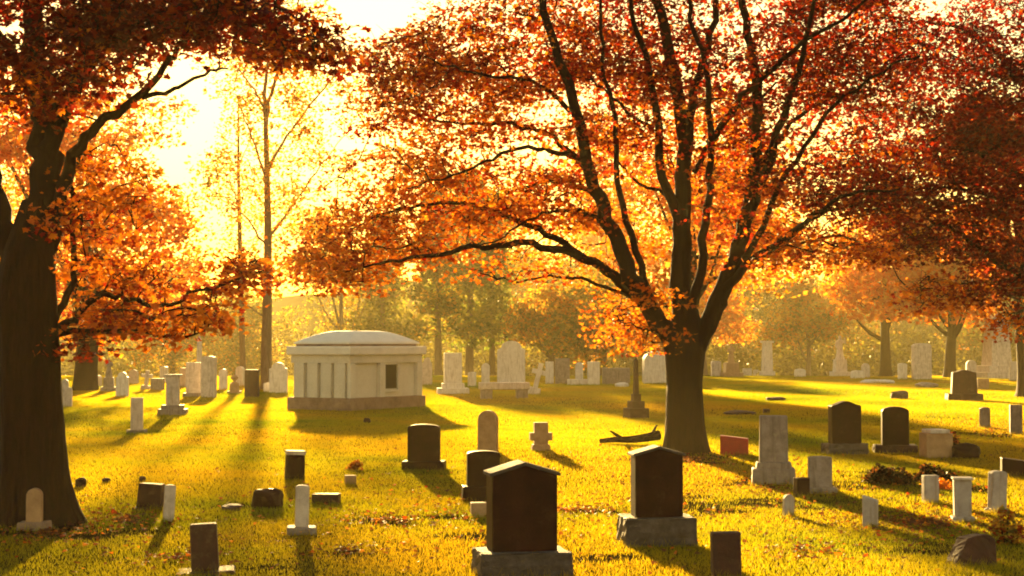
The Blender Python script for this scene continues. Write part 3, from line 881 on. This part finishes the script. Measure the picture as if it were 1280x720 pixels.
shrub('grave_plant', 'small orange plant in front of the dark bush', 1177, 612, 12, 16, ['l_amber', 'l_orange'], 26, 200, .05, cat='plant')

for lab, px, py, w, h, top, mat in [
    ('small arched white stone between the leaning cross and the tall stepped tablet', 205, 478, 9, 20, 'arch', 'white'),
    ('narrow pale stone just past the tall stepped tablet', 230, 484, 8, 24, 'flat', 'pale'),
    ('pale rounded stone next to the low urn', 300, 483, 9, 25, 'round', 'white'),
    ('small white stone between the thick hazy trunk and the statue', 122, 483, 8, 14, 'round', 'white'),
    ('narrow white stone between the greyish slab and the squared upright', 724, 477, 9, 24, 'round', 'white'),
    ('slim pale stone between the stone table and the tall squared monument', 590, 483, 9, 18, 'arch', 'white'),
    ('hazy stub beside the broad statue, close to the maple trunk', 895, 471, 12, 20, 'arch', 'pale'),
    ('very faint low stone between the capped pillar and the lone statue', 1000, 471, 14, 10, 'arch', 'white'),
    ('faint pale tablet just past the lone white statue', 1082, 472, 10, 18, 'round', 'pale'),
    ('faint pale stone close by the straight hazy trunk', 1128, 474, 11, 20, 'arch', 'white'),
    ('faint rounded stone between the forked tree and the obelisk', 1214, 474, 12, 24, 'round', 'pale'),
    ('faint squared stone just past the massive obelisk', 1268, 476, 11, 24, 'flat', 'pale')]:
    stone('headstone', lab, px, py, w, h, top, mat, .5, rot=(px * 7) % 14 - 7, group='pale gravestones along the far edge of the lawn')
# ------------------------------------------------------------------ middle distance, behind the trunk of the first tree
stone('headstone', 'pale bottle-shaped tablet beside the dark trunk of the nearest maple', 81, 509, 18, 35, 'bottle', 'pale', .3, rot=10)
stone('column_monument', 'slim pale column with a long shadow, below the tall stepped tablet', 171, 541, 15, 40, 'flat', 'pale', .28, [(26, 4)], 'grey', rot=10, cat='column', group='slim pale columns')
stone('headstone', 'tall pale capped tablet on a stepped spreading base', 216, 518, 16, 36, 'flat', 'pale', .38, [(36, 7), (28, 5)], 'grey', rot=6, cap=(22, 2.5, 'pale'))
statue('statue', 'dusky hooded statue on a pedestal beside the thick hazy trunk', 136, 489, 17, 42, 'grey', 8)
stone('headstone', 'pale lobed tablet next to the dusky hooded statue', 153, 496, 15, 31, 'shoulder', 'white', .4, rot=5, group=G_FAR)
cross_monument('cross_monument', 'small pale cross leaning behind the tall stepped tablet', 182, 487, 14, 24, 'pale', lean=6, group='far crosses')
stone('headstone', 'small rounded pale stone behind the lobed tablet', 167, 480, 11, 18, 'round', 'pale', .4, group=G_FAR)
stone('headstone', 'low brownish block beside the small leaning cross', 197, 488, 15, 15, 'flat', 'grey', .4, rot=-8, group=G_FAR)
stone('headstone', 'pale broad tablet in the cluster near the brown slab, shorter of two', 242, 496, 18, 38, 'flat', 'pale', .5, [(26, 5)], 'grey', rot=5, group=G_FAR)
stone('headstone', 'tallest pale slab in the cluster near the brown slab', 261, 497, 17, 52, 'arch', 'pale', .5, rot=-4, group=G_FAR)
obelisk('obelisk', 'thin pale obelisk rising behind the tallest pale slab', 249, 489, 8, 62, 'pale', [(13, 8)], 10)
stone('headstone', 'narrow pinkish white stone just past the tallest pale slab', 279, 487, 9, 26, 'round', 'white', .4, group=G_FAR)
urn_monument('urn_monument', 'low urn on a brown pedestal near the brown slab', 293, 492, 12, 24, 'tan', 10)
stone('headstone', 'plain brown slab beside the bare tree trunk', 315, 497, 17, 35, 'flat', 'brown', .4, rot=-4)
statue('statue', 'white statue on a brown base past the dark trunk at the frame side', 6, 491, 20, 46, 'white', -8)
stone('headstone', 'broad white monument half hidden by the mausoleum wall', 348, 491, 22, 38, 'shoulder', 'white', .8, rot=4, group=G_FAR)
stone('headstone', 'small white stone at the foot of the bare tree', 336, 490, 12, 12, 'arch', 'white', .4, group=G_FAR)
# centre
stone('headstone', 'white shouldered stone just past the mausoleum corner', 534, 481, 12, 34, 'shoulder', 'pale', .5, group=G_FAR)
stone('headstone', 'tall white squared monument on a wide sloped base past the mausoleum', 566, 492, 22, 38, 'flat', 'white', .7, [(40, 7), (28, 6)], 'white', rot=5)
def bench(name, label, px, py, w, h):
    p = ground(px, py); s = scale_at(p); w /= s; h /= s
    root = tag(empty(name, p, (0, 0, R(6))), label, 'stone table')
    link('tabletop', box_mesh('tabletop', w, .9, h * .42, .03, .004, 2), M['pale'], root, (0, 0, h * .58))
    for x in (-.36, .36):
        link('leg', box_mesh('leg', w * .22, .7, h * .58 + .06, .02, .004, 3), M['grey'], root, (x * w, 0, -.055))
bench('stone_table', 'flat white stone table on two block legs before the tall domed tablet', 630, 498, 62, 20)
stone('headstone', 'tallest domed white tablet with stepped shoulders, behind the stone table', 639, 486, 34, 54, 'shoulder', 'white', .8, [(44, 6)], 'white', rot=-3)
stone('headstone', 'narrow white tablet beside the domed tablet, behind the stone table', 607, 484, 10, 30, 'round', 'white', .5, group=G_FAR)
cross_monument('cross_monument', 'small white cross tipping over at the end of the stone table', 667, 493, 18, 40, 'white', lean=14, group='far crosses')
stone('headstone', 'narrow white upright beside the pale green-streaked slab', 687, 480, 10, 28, 'flat', 'white', .5, group=G_FAR)
stone('headstone', 'greyish slab between two narrow white uprights', 703, 480, 18, 32, 'flat', 'grey', .5, group=G_FAR)
stone('headstone', 'squared white upright beside the long grey wall stone', 742, 481, 15, 29, 'flat', 'white', .6, group=G_FAR)
stone('headstone', 'long grey wall stone seen behind the spired monument', 770, 480, 34, 20, 'flat', 'grey', .8, group=G_FAR)
boulder('flat_stone', 'bright white flat stone in front of the long grey wall stone', 777, 484, 17, 6, 'white', 0, group=G_LOW)
stone('headstone', 'pale pointed stone with white edge close by the big maple trunk', 819, 479, 30, 40, 'arch', 'white', .8, rot=6, rise=12)
stone('headstone', 'low white kerb stone beside the greyish slab', 722, 481, 26, 7, 'flat', 'white', .6, group=G_FAR)
# right of the maple, deep in the haze
statue('statue', 'hazy broad statue on a block pedestal past the maple trunk', 914, 471, 22, 42, 'tan', 6)
stone('headstone', 'hazy pale slab nearest the broad statue', 934, 469, 11, 30, 'flat', 'pale', .6, group=G_FAR)
stone('headstone', 'hazy narrow slab with arched top in the row past the maple', 946, 469, 9, 32, 'arch', 'pale', .6, group=G_FAR)
obelisk('obelisk', 'hazy white capped pillar closing the row past the maple', 959, 470, 12, 38, 'white', [(16, 6)], 8, pointy=False)
statue('statue', 'lone white standing statue high on a pedestal in the bright haze', 1050, 471, 19, 52, 'white', 4, pose=1)
stone('headstone', 'low white block beside the lone white statue', 1072, 473, 16, 10, 'arch', 'white', .6, group=G_FAR)
boulder('flat_stone', 'broad pale ledger stone glowing at the lawn edge', 1098, 479, 40, 5, 'white', 0, group=G_LOW, depth=1.5)
boulder('flat_stone', 'low olive ledger stone before the forked hazy tree', 1158, 484, 28, 6, 'grey', 0, group=G_LOW, depth=1.4)
stone('headstone', 'faint pale tablet before the forked hazy tree', 1152, 474, 22, 45, 'arch', 'pale', .8, group=G_FAR)
stone('headstone', 'small yellowish block behind the brown flared tablet', 1228, 487, 14, 14, 'flat', 'tan', .5, group=G_FAR)
obelisk('obelisk', 'massive pale obelisk monument faint in the haze near the lawn side', 1246, 473, 28, 66, 'pale', [(50, 8), (40, 8)], 12)
build_grass()
# ================================================================== TREES
# mats order: orange, amber, red, wine, rust
LM = ['l_orange', 'l_amber', 'l_red', 'l_wine', 'l_rust']
OR = (6, 3, 1, 0, 1); MIXR = (5, 2, 3, 0, 2); RED = (1, 0, 5, 3, 1); DK_SHADE = (0, 0, 3, 6, 2); AM = (3, 6, 0, 0, 1); RU = (3, 1, 4, 1, 3); WINE_SHADE = (0, 0, 4, 6, 1)  # leaf hues vary; dark mixes also put crown shade into the colour

traced_tree('maple_tree', 'great spreading maple with a forked dark trunk and orange-red crown', 858, 566,
    [(860, 566, .46), (857, 530, .41), (856, 480, .385), (857, 440, .43), (858, 405, .33), (857, 375, .22)],
    [([(850, 450), (826, 405), (795, 358), (765, 288), (738, 220), (722, 140), (692, 55), (668, -50), (640, -140)], .26, .05, -2.3),
     ([(806, 378), (760, 340), (715, 315), (650, 304), (580, 313), (515, 324), (455, 334)], .14, .02, -3.7),
     ([(735, 326), (685, 292), (620, 264), (560, 254), (500, 262), (430, 290)], .09, .015, -0.5),
     ([(756, 262), (730, 208), (690, 187), (640, 190), (580, 214), (510, 236)], .09, .015, -2.9),
     ([(735, 210), (690, 172), (640, 155), (560, 154), (490, 134)], .08, .015, 0.7),
     ([(722, 150), (690, 115), (650, 98), (590, 92), (530, 70)], .07, .015, -4.1),
     ([(752, 250), (700, 225), (640, 240), (575, 280), (510, 300)], .06, .012, 1.5),
     ([(858, 430), (851, 340), (854, 250), (856, 180), (842, 90), (822, 0), (805, -90), (800, -170)], .27, .05, -0.7),
     ([(851, 285), (825, 200), (814, 100), (790, 15), (765, -60)], .13, .03, -3.1),
     ([(856, 205), (868, 110), (893, 25), (905, -70), (930, -150)], .13, .03, 0.3),
     ([(818, 165), (775, 130), (748, 105), (715, 95)], .05, .012, 0.1),
     ([(856, 250), (800, 230), (760, 180), (745, 120)], .05, .012, 1.5),
     ([(868, 440), (904, 362), (928, 292), (944, 200), (946, 105), (935, 45), (922, -60), (935, -150)], .23, .05, -0.5),
     ([(930, 285), (962, 200), (990, 112), (1012, 35), (1035, -60)], .13, .03, -2.7),
     ([(893, 392), (925, 338), (980, 300), (1020, 268), (1062, 242), (1125, 236)], .12, .02, -3.2),
     ([(915, 345), (960, 318), (1010, 302), (1055, 308), (1090, 325)], .06, .012, 0.8),
     ([(948, 322), (1000, 283), (1060, 258), (1105, 266)], .06, .015, 0.1),
     ([(868, 215), (910, 150), (960, 112), (1010, 90)], .07, .015, 1.3),
     ([(885, 180), (930, 120), (995, 62), (1065, 15), (1120, -40)], .09, .02, -3.7),
     ([(940, 215), (1000, 145), (1060, 118), (1125, 112)], .07, .015, 0.6),
     ([(835, 420), (800, 330), (775, 240), (768, 150), (752, 60), (748, -40)], .10, .03, -2.6),
     ([(862, 400), (880, 300), (888, 200), (884, 100), (862, 10), (858, -60)], .12, .03, -2.4),
     ([(898, 385), (942, 300), (985, 215), (1035, 140), (1090, 95), (1150, 70)], .09, .02, -3.0),
     ([(826, 405), (790, 372), (735, 352), (690, 345), (640, 352), (600, 342)], .06, .012, -2.0),
     ([(760, 280), (715, 262), (668, 272), (620, 300), (585, 306)], .05, .012, -3.2),
     ([(850, 420), (825, 418), (800, 410), (770, 400)], .04, .01, -2.5)],
    [(450, 298, 85, 44, 65, OR, -.55, .55), (420, 330, 55, 30, 29, OR, -.55, .55), (560, 285, 75, 32, 34, OR, -.55, .55), (600, 228, 115, 38, 68, MIXR, -.45, 1),
     (500, 225, 80, 40, 41, OR, -.55, .55), (560, 130, 115, 62, 115, MIXR, -.45, 1), (505, 95, 60, 50, 56, RU, -.45, 1), (640, 50, 130, 62, 144, RU, -.45, 1),
     (690, 250, 60, 40, 32, MIXR, -.45, 1), (765, 130, 80, 95, 105, RU, -.45, 1), (660, 335, 70, 16, 8, OR, -.55, .55), (740, 300, 70, 40, 32, AM, 0, 1),
     (795, 395, 45, 45, 37, AM, -.3, .8), (870, 45, 140, 80, 166, RED, -.45, 1), (900, 190, 80, 70, 48, MIXR, -.45, 1), (960, 265, 80, 50, 40, RU, -.45, 1),
     (1010, 150, 95, 85, 100, RED, -.45, 1), (1060, 55, 115, 70, 144, RED, -.45, 1), (1085, 225, 85, 50, 72, RED, -.45, 1), (1010, 310, 80, 25, 27, MIXR, -.8, .8),
     (700, -70, 150, 60, 148, RED, -.45, 1), (900, -90, 170, 70, 189, RED, -.45, 1), (1060, -50, 110, 60, 108, RED, -.45, 1), (830, -200, 200, 70, 122, RED, -.45, 1)],
    per=46, leaf=.102, sxy=.46, sz=.12, mats=LM, depth_spread=4.2, seed=101, flare=.6)

traced_tree('maple_tree', 'nearest dark-trunked maple with a flared foot at the frame side', 45, 655,
    [(45, 655, .50), (42, 600, .45), (38, 500, .42), (36, 430, .41), (33, 380, .42), (36, 325, .36), (42, 285, .27), (48, 250, .20)],
    [([(40, 345), (52, 270), (56, 180), (48, 90), (45, 0), (50, -120), (60, -230)], .30, .07, .6),
     ([(22, 340), (2, 262), (-20, 190), (-60, 90), (-120, -40)], .20, .05, .8),
     ([(66, 300), (85, 220), (113, 162), (165, 128), (205, 82), (245, 40), (330, -10)], .11, .02, -1.0),
     ([(178, 122), (225, 108), (262, 92), (285, 86)], .04, .012, -.6),
     ([(62, 420), (82, 408), (120, 372), (150, 372), (210, 378), (265, 360), (330, 338)], .07, .012, -.9),
     ([(70, 418), (110, 415), (170, 412), (225, 422), (270, 400)], .06, .010, .8),
     ([(68, 400), (92, 340), (88, 270), (95, 205), (120, 150)], .06, .02, 1.2),
     ([(55, 190), (85, 110), (130, 55), (190, 10), (260, -60)], .13, .03, 1.4),
     ([(48, 120), (10, 60), (-40, 10), (-90, -60)], .10, .03, -1.0),
     ([(60, 210), (120, 70), (220, 25), (330, 30), (410, 55)], .07, .012, .4)],
    [(50, 25, 110, 50, 65, DK_SHADE, -1, 1), (170, 25, 110, 45, 75, DK_SHADE, -1, 1), (290, 25, 90, 40, 56, RED, -1, 1), (380, 55, 55, 35, 28, RU, -.6, .6),
     (60, 110, 60, 40, 20, RU, -1, .6), (110, 80, 70, 40, 24, RED, -1, 1), (20, 110, 30, 60, 10, MIXR, .2, 1), (130, 250, 60, 70, 34, OR, 0, 1), (85, 260, 30, 40, 6, MIXR, -1, -.2),
     (200, 395, 85, 26, 34, MIXR, -.6, .6), (300, 345, 45, 26, 16, MIXR, -.4, .2), (150, 350, 70, 40, 24, OR, -.3, 1), (30, 285, 28, 18, 3, OR, .2, .8),
     (60, -90, 180, 70, 80, RED, -1, 1), (250, -70, 140, 60, 60, RED, -1, 1), (-110, 20, 100, 90, 50, RED, -1, 1), (100, -220, 200, 80, 70, RED, -1, 1), (100, 430, 30, 12, 4, RED, -.5, .3)],
    per=40, leaf=.095, sxy=.27, sz=.11, mats=LM, depth_spread=2.6, seed=102, flare=.9)

bR = Vector(((1400 - 640) / F * 46, 46, gz((1400 - 640) / F * 46, 46)))
traced_tree('maple_tree', 'deep red maple reaching in from the frame side with low sweeping boughs', 1400, 545,
    [(1400, 546, .48), (1400, 480, .40), (1398, 420, .38), (1396, 370, .34)],
    [([(1396, 400), (1330, 370), (1275, 345), (1240, 322), (1195, 288), (1150, 276), (1112, 302)], .13, .018, -1.2),
     ([(1398, 380), (1350, 300), (1290, 235), (1220, 190), (1150, 186), (1085, 190)], .16, .018, .6),
     ([(1396, 370), (1370, 250), (1320, 150), (1260, 80), (1200, 35), (1130, 25)], .18, .03, 1.0),
     ([(1340, 190), (1285, 110), (1235, 92), (1165, 60), (1080, 58)], .09, .015, -2.2),
     ([(1396, 370), (1400, 240), (1390, 100), (1380, -60), (1390, -180)], .22, .05, .4),
     ([(1310, 262), (1250, 245), (1180, 235), (1110, 240), (1060, 262)], .07, .014, -2.4),
     ([(1300, 355), (1240, 350), (1190, 360), (1150, 385)], .05, .012, 1.4),
     ([(1398, 390), (1450, 300), (1520, 210), (1580, 100)], .18, .03, .8)],
    [(1170, 150, 95, 50, 105, WINE_SHADE, -1, 1), (1230, 205, 80, 60, 105, WINE_SHADE, -1, 1), (1120, 225, 75, 45, 70, WINE_SHADE, -1, 1), (1250, 130, 60, 50, 60, WINE_SHADE, -1, 1),
     (1200, 280, 85, 40, 80, WINE_SHADE, -1, 1), (1250, 335, 50, 40, 46, WINE_SHADE, -1, 1), (1180, 60, 90, 40, 60, WINE_SHADE, -1, 1), (1250, 40, 70, 50, 55, WINE_SHADE, -1, 1),
     (1120, 300, 55, 25, 26, RU, -.8, .8), (1190, 365, 60, 22, 26, MIXR, -.8, .8), (1340, 180, 90, 130, 130, WINE_SHADE, -1, 1), (1400, -60, 160, 110, 130, WINE_SHADE, -1, 1), (1500, 150, 120, 130, 110, WINE_SHADE, -1, 1), (1265, 395, 24, 20, 10, MIXR, -.6, .6)],
    per=44, leaf=.11, sxy=.42, sz=.16, mats=LM, depth_spread=3.6, seed=103, base=bR)

# orange tree glowing behind the nearest one
grown_tree('maple_tree', 'glowing orange tree with a thick hazy trunk behind the nearest maple', 106, 90, 16.0, 15, ['l_orange', 'l_amber', 'l_red', 'l_gold'], (5, 4, 1, 1), 201, ncl=620, per=34, leaf=.24, sxy=.65, sz=.28, trunk_r=.62, base_h=.16, blobs=20, limbs=14, bark='bark')
LB = ['l_gold', 'l_amber', 'l_olive']
SP = (3, 3, 1)
traced_tree('bare_tree', 'tall nearly leafless tree standing in the bright sky gap', 333, 487,
    [(333, 487, .30), (333, 440, .27), (334, 380, .24), (335, 300, .20), (334, 220, .15), (332, 150, .11)],
    [([(332, 160), (331, 110), (336, 60), (334, 0), (338, -60)], .13, .03, .5),
     ([(332, 150), (345, 95), (362, 50), (374, 5), (380, -40)], .11, .03, -1.5),
     ([(332, 140), (318, 112), (300, 90), (284, 74)], .08, .02, 1.5),
     ([(334, 215), (352, 180), (385, 135), (418, 95), (440, 70)], .10, .02, 2),
     ([(335, 235), (322, 190), (305, 150), (297, 120)], .08, .02, -2),
     ([(335, 300), (362, 262), (395, 215), (430, 170)], .09, .02, -2),
     ([(335, 310), (310, 275), (285, 250), (262, 238)], .07, .02, 2),
     ([(335, 345), (368, 320), (400, 285)], .06, .02, 1.5),
     ([(334, 400), (315, 385), (295, 378)], .06, .02, -1)],
    [(340, 20, 70, 60, 60, SP, -1, 1), (300, 95, 50, 45, 34, SP, -1, 1), (400, 120, 60, 60, 46, SP, -1, 1), (340, 130, 50, 60, 30, SP, -1, 1), (290, 230, 50, 50, 34, SP, -1, 1),
     (390, 230, 60, 60, 44, SP, -1, 1), (340, 220, 50, 70, 30, SP, -1, 1), (400, 310, 50, 40, 24, SP, -1, 1), (350, -50, 80, 50, 30, SP, -1, 1)],
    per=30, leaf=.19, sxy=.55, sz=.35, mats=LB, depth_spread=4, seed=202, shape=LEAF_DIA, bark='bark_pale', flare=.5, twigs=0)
traced_tree('bare_tree', 'thin second leafless trunk close by the tall bare tree', 304, 482,
    [(304, 482, .17), (302, 400, .15), (300, 300, .12), (298, 210, .08), (298, 130, .04)],
    [([(299, 260), (285, 225), (270, 205)], .05, .015, 1), ([(298, 210), (310, 180), (318, 150)], .04, .015, -1), ([(301, 330), (318, 300), (325, 275)], .04, .015, 1)],
    [(290, 200, 40, 60, 26, SP, -1, 1), (305, 290, 40, 40, 18, SP, -1, 1)],
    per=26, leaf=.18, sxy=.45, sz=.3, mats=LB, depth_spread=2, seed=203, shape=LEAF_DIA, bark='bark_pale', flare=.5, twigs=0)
grown_tree('maple_tree', 'amber maple glowing directly behind the trunk of the great maple', 862, 72, 13.0, 14, ['l_amber', 'l_orange', 'l_gold'], (5, 4, 2), 204, ncl=420, per=30, leaf=.2, sxy=.6, sz=.25, trunk_r=.26, base_h=.33, blobs=18, limbs=12, bark='bark')
GB = 'hazy trees standing behind the far stones'
BG = [
    ('pine_tree', 'olive evergreen just past the mausoleum corner, thin trunk showing', 548, 140, 15, 6.5, ['l_olive', 'l_green', 'l_gold'], (3, 2, 1), 'conifer', .22, .32),
    ('pine_tree', 'dark olive evergreen behind the tall squared white monument', 587, 146, 17, 7, ['l_olive', 'l_green'], (3, 3), 'conifer', .2, .36),
    ('pine_tree', 'slimmer olive evergreen behind the domed white tablet', 615, 154, 16, 6.5, ['l_olive', 'l_green'], (2, 3), 'conifer', .2, .3),
    ('pine_tree', 'olive evergreen rising straight behind the mausoleum roof', 480, 160, 15, 8, ['l_olive', 'l_green'], (4, 2), 'conifer', .1, .34),
    ('broad_tree', 'yellowing round tree behind the greyish slab', 690, 150, 10, 10, ['l_gold', 'l_olive', 'l_amber'], (3, 3, 2), 'broad', .22, .36),
    ('broad_tree', 'olive-gold tree behind the long grey wall stone', 752, 142, 8.5, 9, ['l_olive', 'l_gold', 'l_amber'], (4, 2, 1), 'broad', .12, .3),
    ('broad_tree', 'amber tree glowing behind the fork of the big maple', 880, 165, 12, 11, ['l_amber', 'l_gold', 'l_orange'], (4, 3, 2), 'broad', .34, .36),
    ('broad_tree', 'amber tree with one straight hazy trunk in the bright haze', 1107, 126, 13, 11, ['l_amber', 'l_orange', 'l_gold'], (4, 4, 1), 'broad', .36, .42),
    ('broad_tree', 'hazy orange tree whose trunk forks low, past the straight hazy trunk', 1186, 120, 12, 9, ['l_orange', 'l_amber', 'l_gold'], (3, 3, 1), 'broad', .34, .42),
    ('broad_tree', 'rusty tree at the frame side with dark spreading roots', 1284, 79, 13, 9, ['l_rust', 'l_orange', 'l_red'], (3, 3, 2), 'broad', .32, .42),
    ('broad_tree', 'golden tree deep in the haze between the straight trunk and the maple', 1010, 180, 11, 10, ['l_gold', 'l_amber', 'l_olive'], (4, 3, 2), 'broad', .3, .3),
    ('broad_tree', 'low olive tree in the haze behind the bare trunks', 300, 190, 12, 13, ['l_olive', 'l_gold'], (4, 2), 'broad', .1, .35),
    ('broad_tree', 'tall olive-gold tree in the haze just behind the low mausoleum roof', 425, 205, 22, 15, ['l_olive', 'l_gold'], (3, 3), 'broad', .12, .4),
    ('broad_tree', 'tallest golden tree far behind the domed white tablet', 668, 272, 33, 17, ['l_gold', 'l_amber', 'l_olive'], (4, 3, 1), 'broad', .12, .5),
    ('broad_tree', 'tall amber tree far behind the spired monument', 775, 280, 35, 18, ['l_amber', 'l_gold', 'l_orange'], (4, 4, 1), 'broad', .12, .5),
    ('broad_tree', 'tall golden tree far behind the row of hazy slabs', 920, 285, 33, 18, ['l_gold', 'l_amber'], (4, 3), 'broad', .16, .5),
    ('broad_tree', 'tall pale amber tree far behind the lone white statue', 1035, 292, 31, 18, ['l_amber', 'l_gold'], (3, 4), 'broad', .2, .5),
    ('broad_tree', 'tall orange-gold tree far behind the massive pale obelisk', 1190, 280, 32, 20, ['l_amber', 'l_gold', 'l_orange'], (4, 3, 2), 'broad', .16, .5),
    ('broad_tree', 'amber tree behind the white statue at the frame side', 4, 140, 19, 12, ['l_amber', 'l_orange', 'l_gold'], (3, 3, 2), 'broad', .2, .4),
    ('broad_tree', 'olive tree behind the cluster of pale slabs', 215, 175, 13, 12, ['l_olive', 'l_gold', 'l_amber'], (4, 2, 1), 'broad', .1, .35),
]
for i, (nm, lab, px, Y, H, cw, mats, wts, kd, bh, tr) in enumerate(BG):
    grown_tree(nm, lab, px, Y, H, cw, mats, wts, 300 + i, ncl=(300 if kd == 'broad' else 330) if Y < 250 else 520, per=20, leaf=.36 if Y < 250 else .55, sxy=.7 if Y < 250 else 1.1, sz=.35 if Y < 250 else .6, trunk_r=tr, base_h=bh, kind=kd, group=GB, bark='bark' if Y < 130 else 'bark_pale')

def far_wood():
    rng = np.random.default_rng(77)
    cen = []
    for x in np.arange(-130, 131, 2.2):
        Y = 235 + rng.uniform(-18, 25)
        px = 640 + x / Y * F
        gap = math.exp(-((px - 360) / 110) ** 2)
        H = rng.uniform(13, 19) * (1 - .42 * gap)
        for _ in range(60):
            f = rng.uniform() ** 1.5
            rr = 3.2 * math.sin(math.pi * min(.98, .15 + .85 * f)) + .4
            a = rng.uniform(0, 6.283)
            cen.append((x + rr * math.cos(a), Y + rr * math.sin(a), gz(x, Y) + .5 + f * H))
    cen = np.array(cen)
    LC, idx = cluster_leaves(cen, 26, 1.1, .8, rng)
    mi = rng.integers(0, 3, len(cen))[idx]
    me = leaves_mesh('far_wood', LC, .46, LEAF_DIA, mi, (0, 0, 0), rng, flat=.1)
    tag(link('far_wood', me, [M['l_olive'], M['l_far'], M['l_far']]), 'far wood fading into golden haze beyond the graveyard', 'wood', kind='stuff')
far_wood()

def added_far_hill():  # added hill, closes off bright horizon sky behind the far wood
    m, nt, N, L = new_mat('added_hill_olive')
    out = N.new('ShaderNodeOutputMaterial'); p = N.new('ShaderNodeBsdfPrincipled')
    g = N.new('ShaderNodeNewGeometry'); n = N.new('ShaderNodeTexNoise'); n.inputs['Scale'].default_value = .12; n.inputs['Detail'].default_value = 9
    L.new(g.outputs['Position'], n.inputs['Vector'])
    r = ramp(N, [(.35, (.05, .06, .015)), (.65, (.13, .105, .025))]); L.new(n.outputs['Fac'], r.inputs['Fac']); L.new(r.outputs['Color'], p.inputs['Base Color'])
    p.inputs['Roughness'].default_value = 1; p.inputs['Specular IOR Level'].default_value = 0
    L.new(p.outputs[0], out.inputs['Surface'])
    xs = np.linspace(-400, 400, 161); ys = np.linspace(290, 500, 43)
    X, Y = np.meshgrid(xs, ys)
    f = np.clip((Y - 296) / 80, 0, 1); f = f * f * (3 - 2 * f)
    b = np.clip((Y - 430) / 70, 0, 1); f = f * (1 - b * b * (3 - 2 * b))
    Z = gz_np(X, Y) - .35 + f * (21 + 2.5 * np.sin(X * .021 + 1) + 1.3 * np.sin(X * .06 + 2) + .6 * np.sin(X * .23 + Y * .1))
    V = np.stack([X, Y, Z], -1).reshape(-1, 3); nx, ny = len(xs), len(ys)
    i = (np.arange(ny - 1)[:, None] * nx + np.arange(nx - 1)[None, :]).ravel()
    q = np.stack([i, i + 1, i + nx + 1, i + nx], -1)
    tag(link('added_hill', np_mesh('added_hill', V, q.ravel(), np.arange(len(q)) * 4, np.full(len(q), 4), smooth=True), m), kind='structure')
added_far_hill()
# ================================================================== LIGHT, AIR, CAMERA
sd = ray(SUN_PX, SUN_PY).normalized()
EL = math.asin(sd.z); AZ = math.atan2(sd.x, sd.y)       # azimuth clockwise from +Y
sun = bpy.data.lights.new('sun', 'SUN')
sun.energy = 5.0; sun.angle = R(.8); sun.color = (1, .66, .23)
so = bpy.data.objects.new('sun', sun); COL.objects.link(so)
so.rotation_euler = (-sd).to_track_quat('-Z', 'Y').to_euler()
so.location = (0, 60, 40)

w = bpy.data.worlds.new('World'); scene.world = w; w.use_nodes = True
nt = w.node_tree; nt.nodes.clear()
out = nt.nodes.new('ShaderNodeOutputWorld'); bg = nt.nodes.new('ShaderNodeBackground')
sky = nt.nodes.new('ShaderNodeTexSky'); sky.sky_type = 'NISHITA'; sky.sun_disc = False
sky.sun_elevation = EL; sky.sun_rotation = AZ
sky.air_density = 1.5; sky.dust_density = .25; sky.ozone_density = .3; sky.altitude = 50
mul = nt.nodes.new('ShaderNodeMix'); mul.data_type = 'RGBA'; mul.blend_type = 'MULTIPLY'; mul.inputs['Factor'].default_value = 1
mul.inputs['B'].default_value = (1.0, .86, .66, 1)
nt.links.new(sky.outputs[0], mul.inputs['A']); nt.links.new(mul.outputs['Result'], bg.inputs['Color'])
bg.inputs['Strength'].default_value = .05
nt.links.new(bg.outputs[0], out.inputs['Surface'])

def build_haze():
    m, nt, N, L = new_mat('golden_haze')
    out = N.new('ShaderNodeOutputMaterial'); v = N.new('ShaderNodeVolumePrincipled')
    v.inputs['Color'].default_value = (1.0, .84, .40, 1)
    v.inputs['Density'].default_value = .00046
    v.inputs['Anisotropy'].default_value = .35
    L.new(v.outputs[0], out.inputs['Volume'])
    me = bpy.data.meshes.new('haze')
    bm = bmesh.new(); bmesh.ops.create_cube(bm, size=1)
    for q in bm.verts:
        q.co = Vector((q.co.x * 860, q.co.y * 600 + 232, (q.co.z + .5) * 36 - 10.5))
    bm.to_mesh(me); bm.free()
    o = link('haze', me, m)
    tag(o, 'golden morning haze filling the graveyard', 'haze', kind='stuff')
build_haze()

cam = bpy.data.cameras.new('camera'); co = bpy.data.objects.new('camera', cam); COL.objects.link(co)
cam.sensor_width = 36; cam.lens = 36 * F / 1280.0
cam.clip_start = .1; cam.clip_end = 3000
co.location = (0, 0, EYE); co.rotation_euler = (math.pi / 2 + PITCH, 0, 0)
scene.camera = co

vs = scene.view_settings
scene.display_settings.display_device = 'sRGB'
vs.view_transform = 'Standard'; vs.look = 'None'; vs.gamma = 1; vs.use_curve_mapping = False
vs.exposure = 2.6
cy = scene.cycles
cy.filter_width = 1.9
cy.use_denoising = True
cy.max_bounces = 8; cy.diffuse_bounces = 5; cy.glossy_bounces = 2; cy.transmission_bounces = 4; cy.volume_bounces = 1; cy.transparent_max_bounces = 4
cy.sample_clamp_indirect = 8
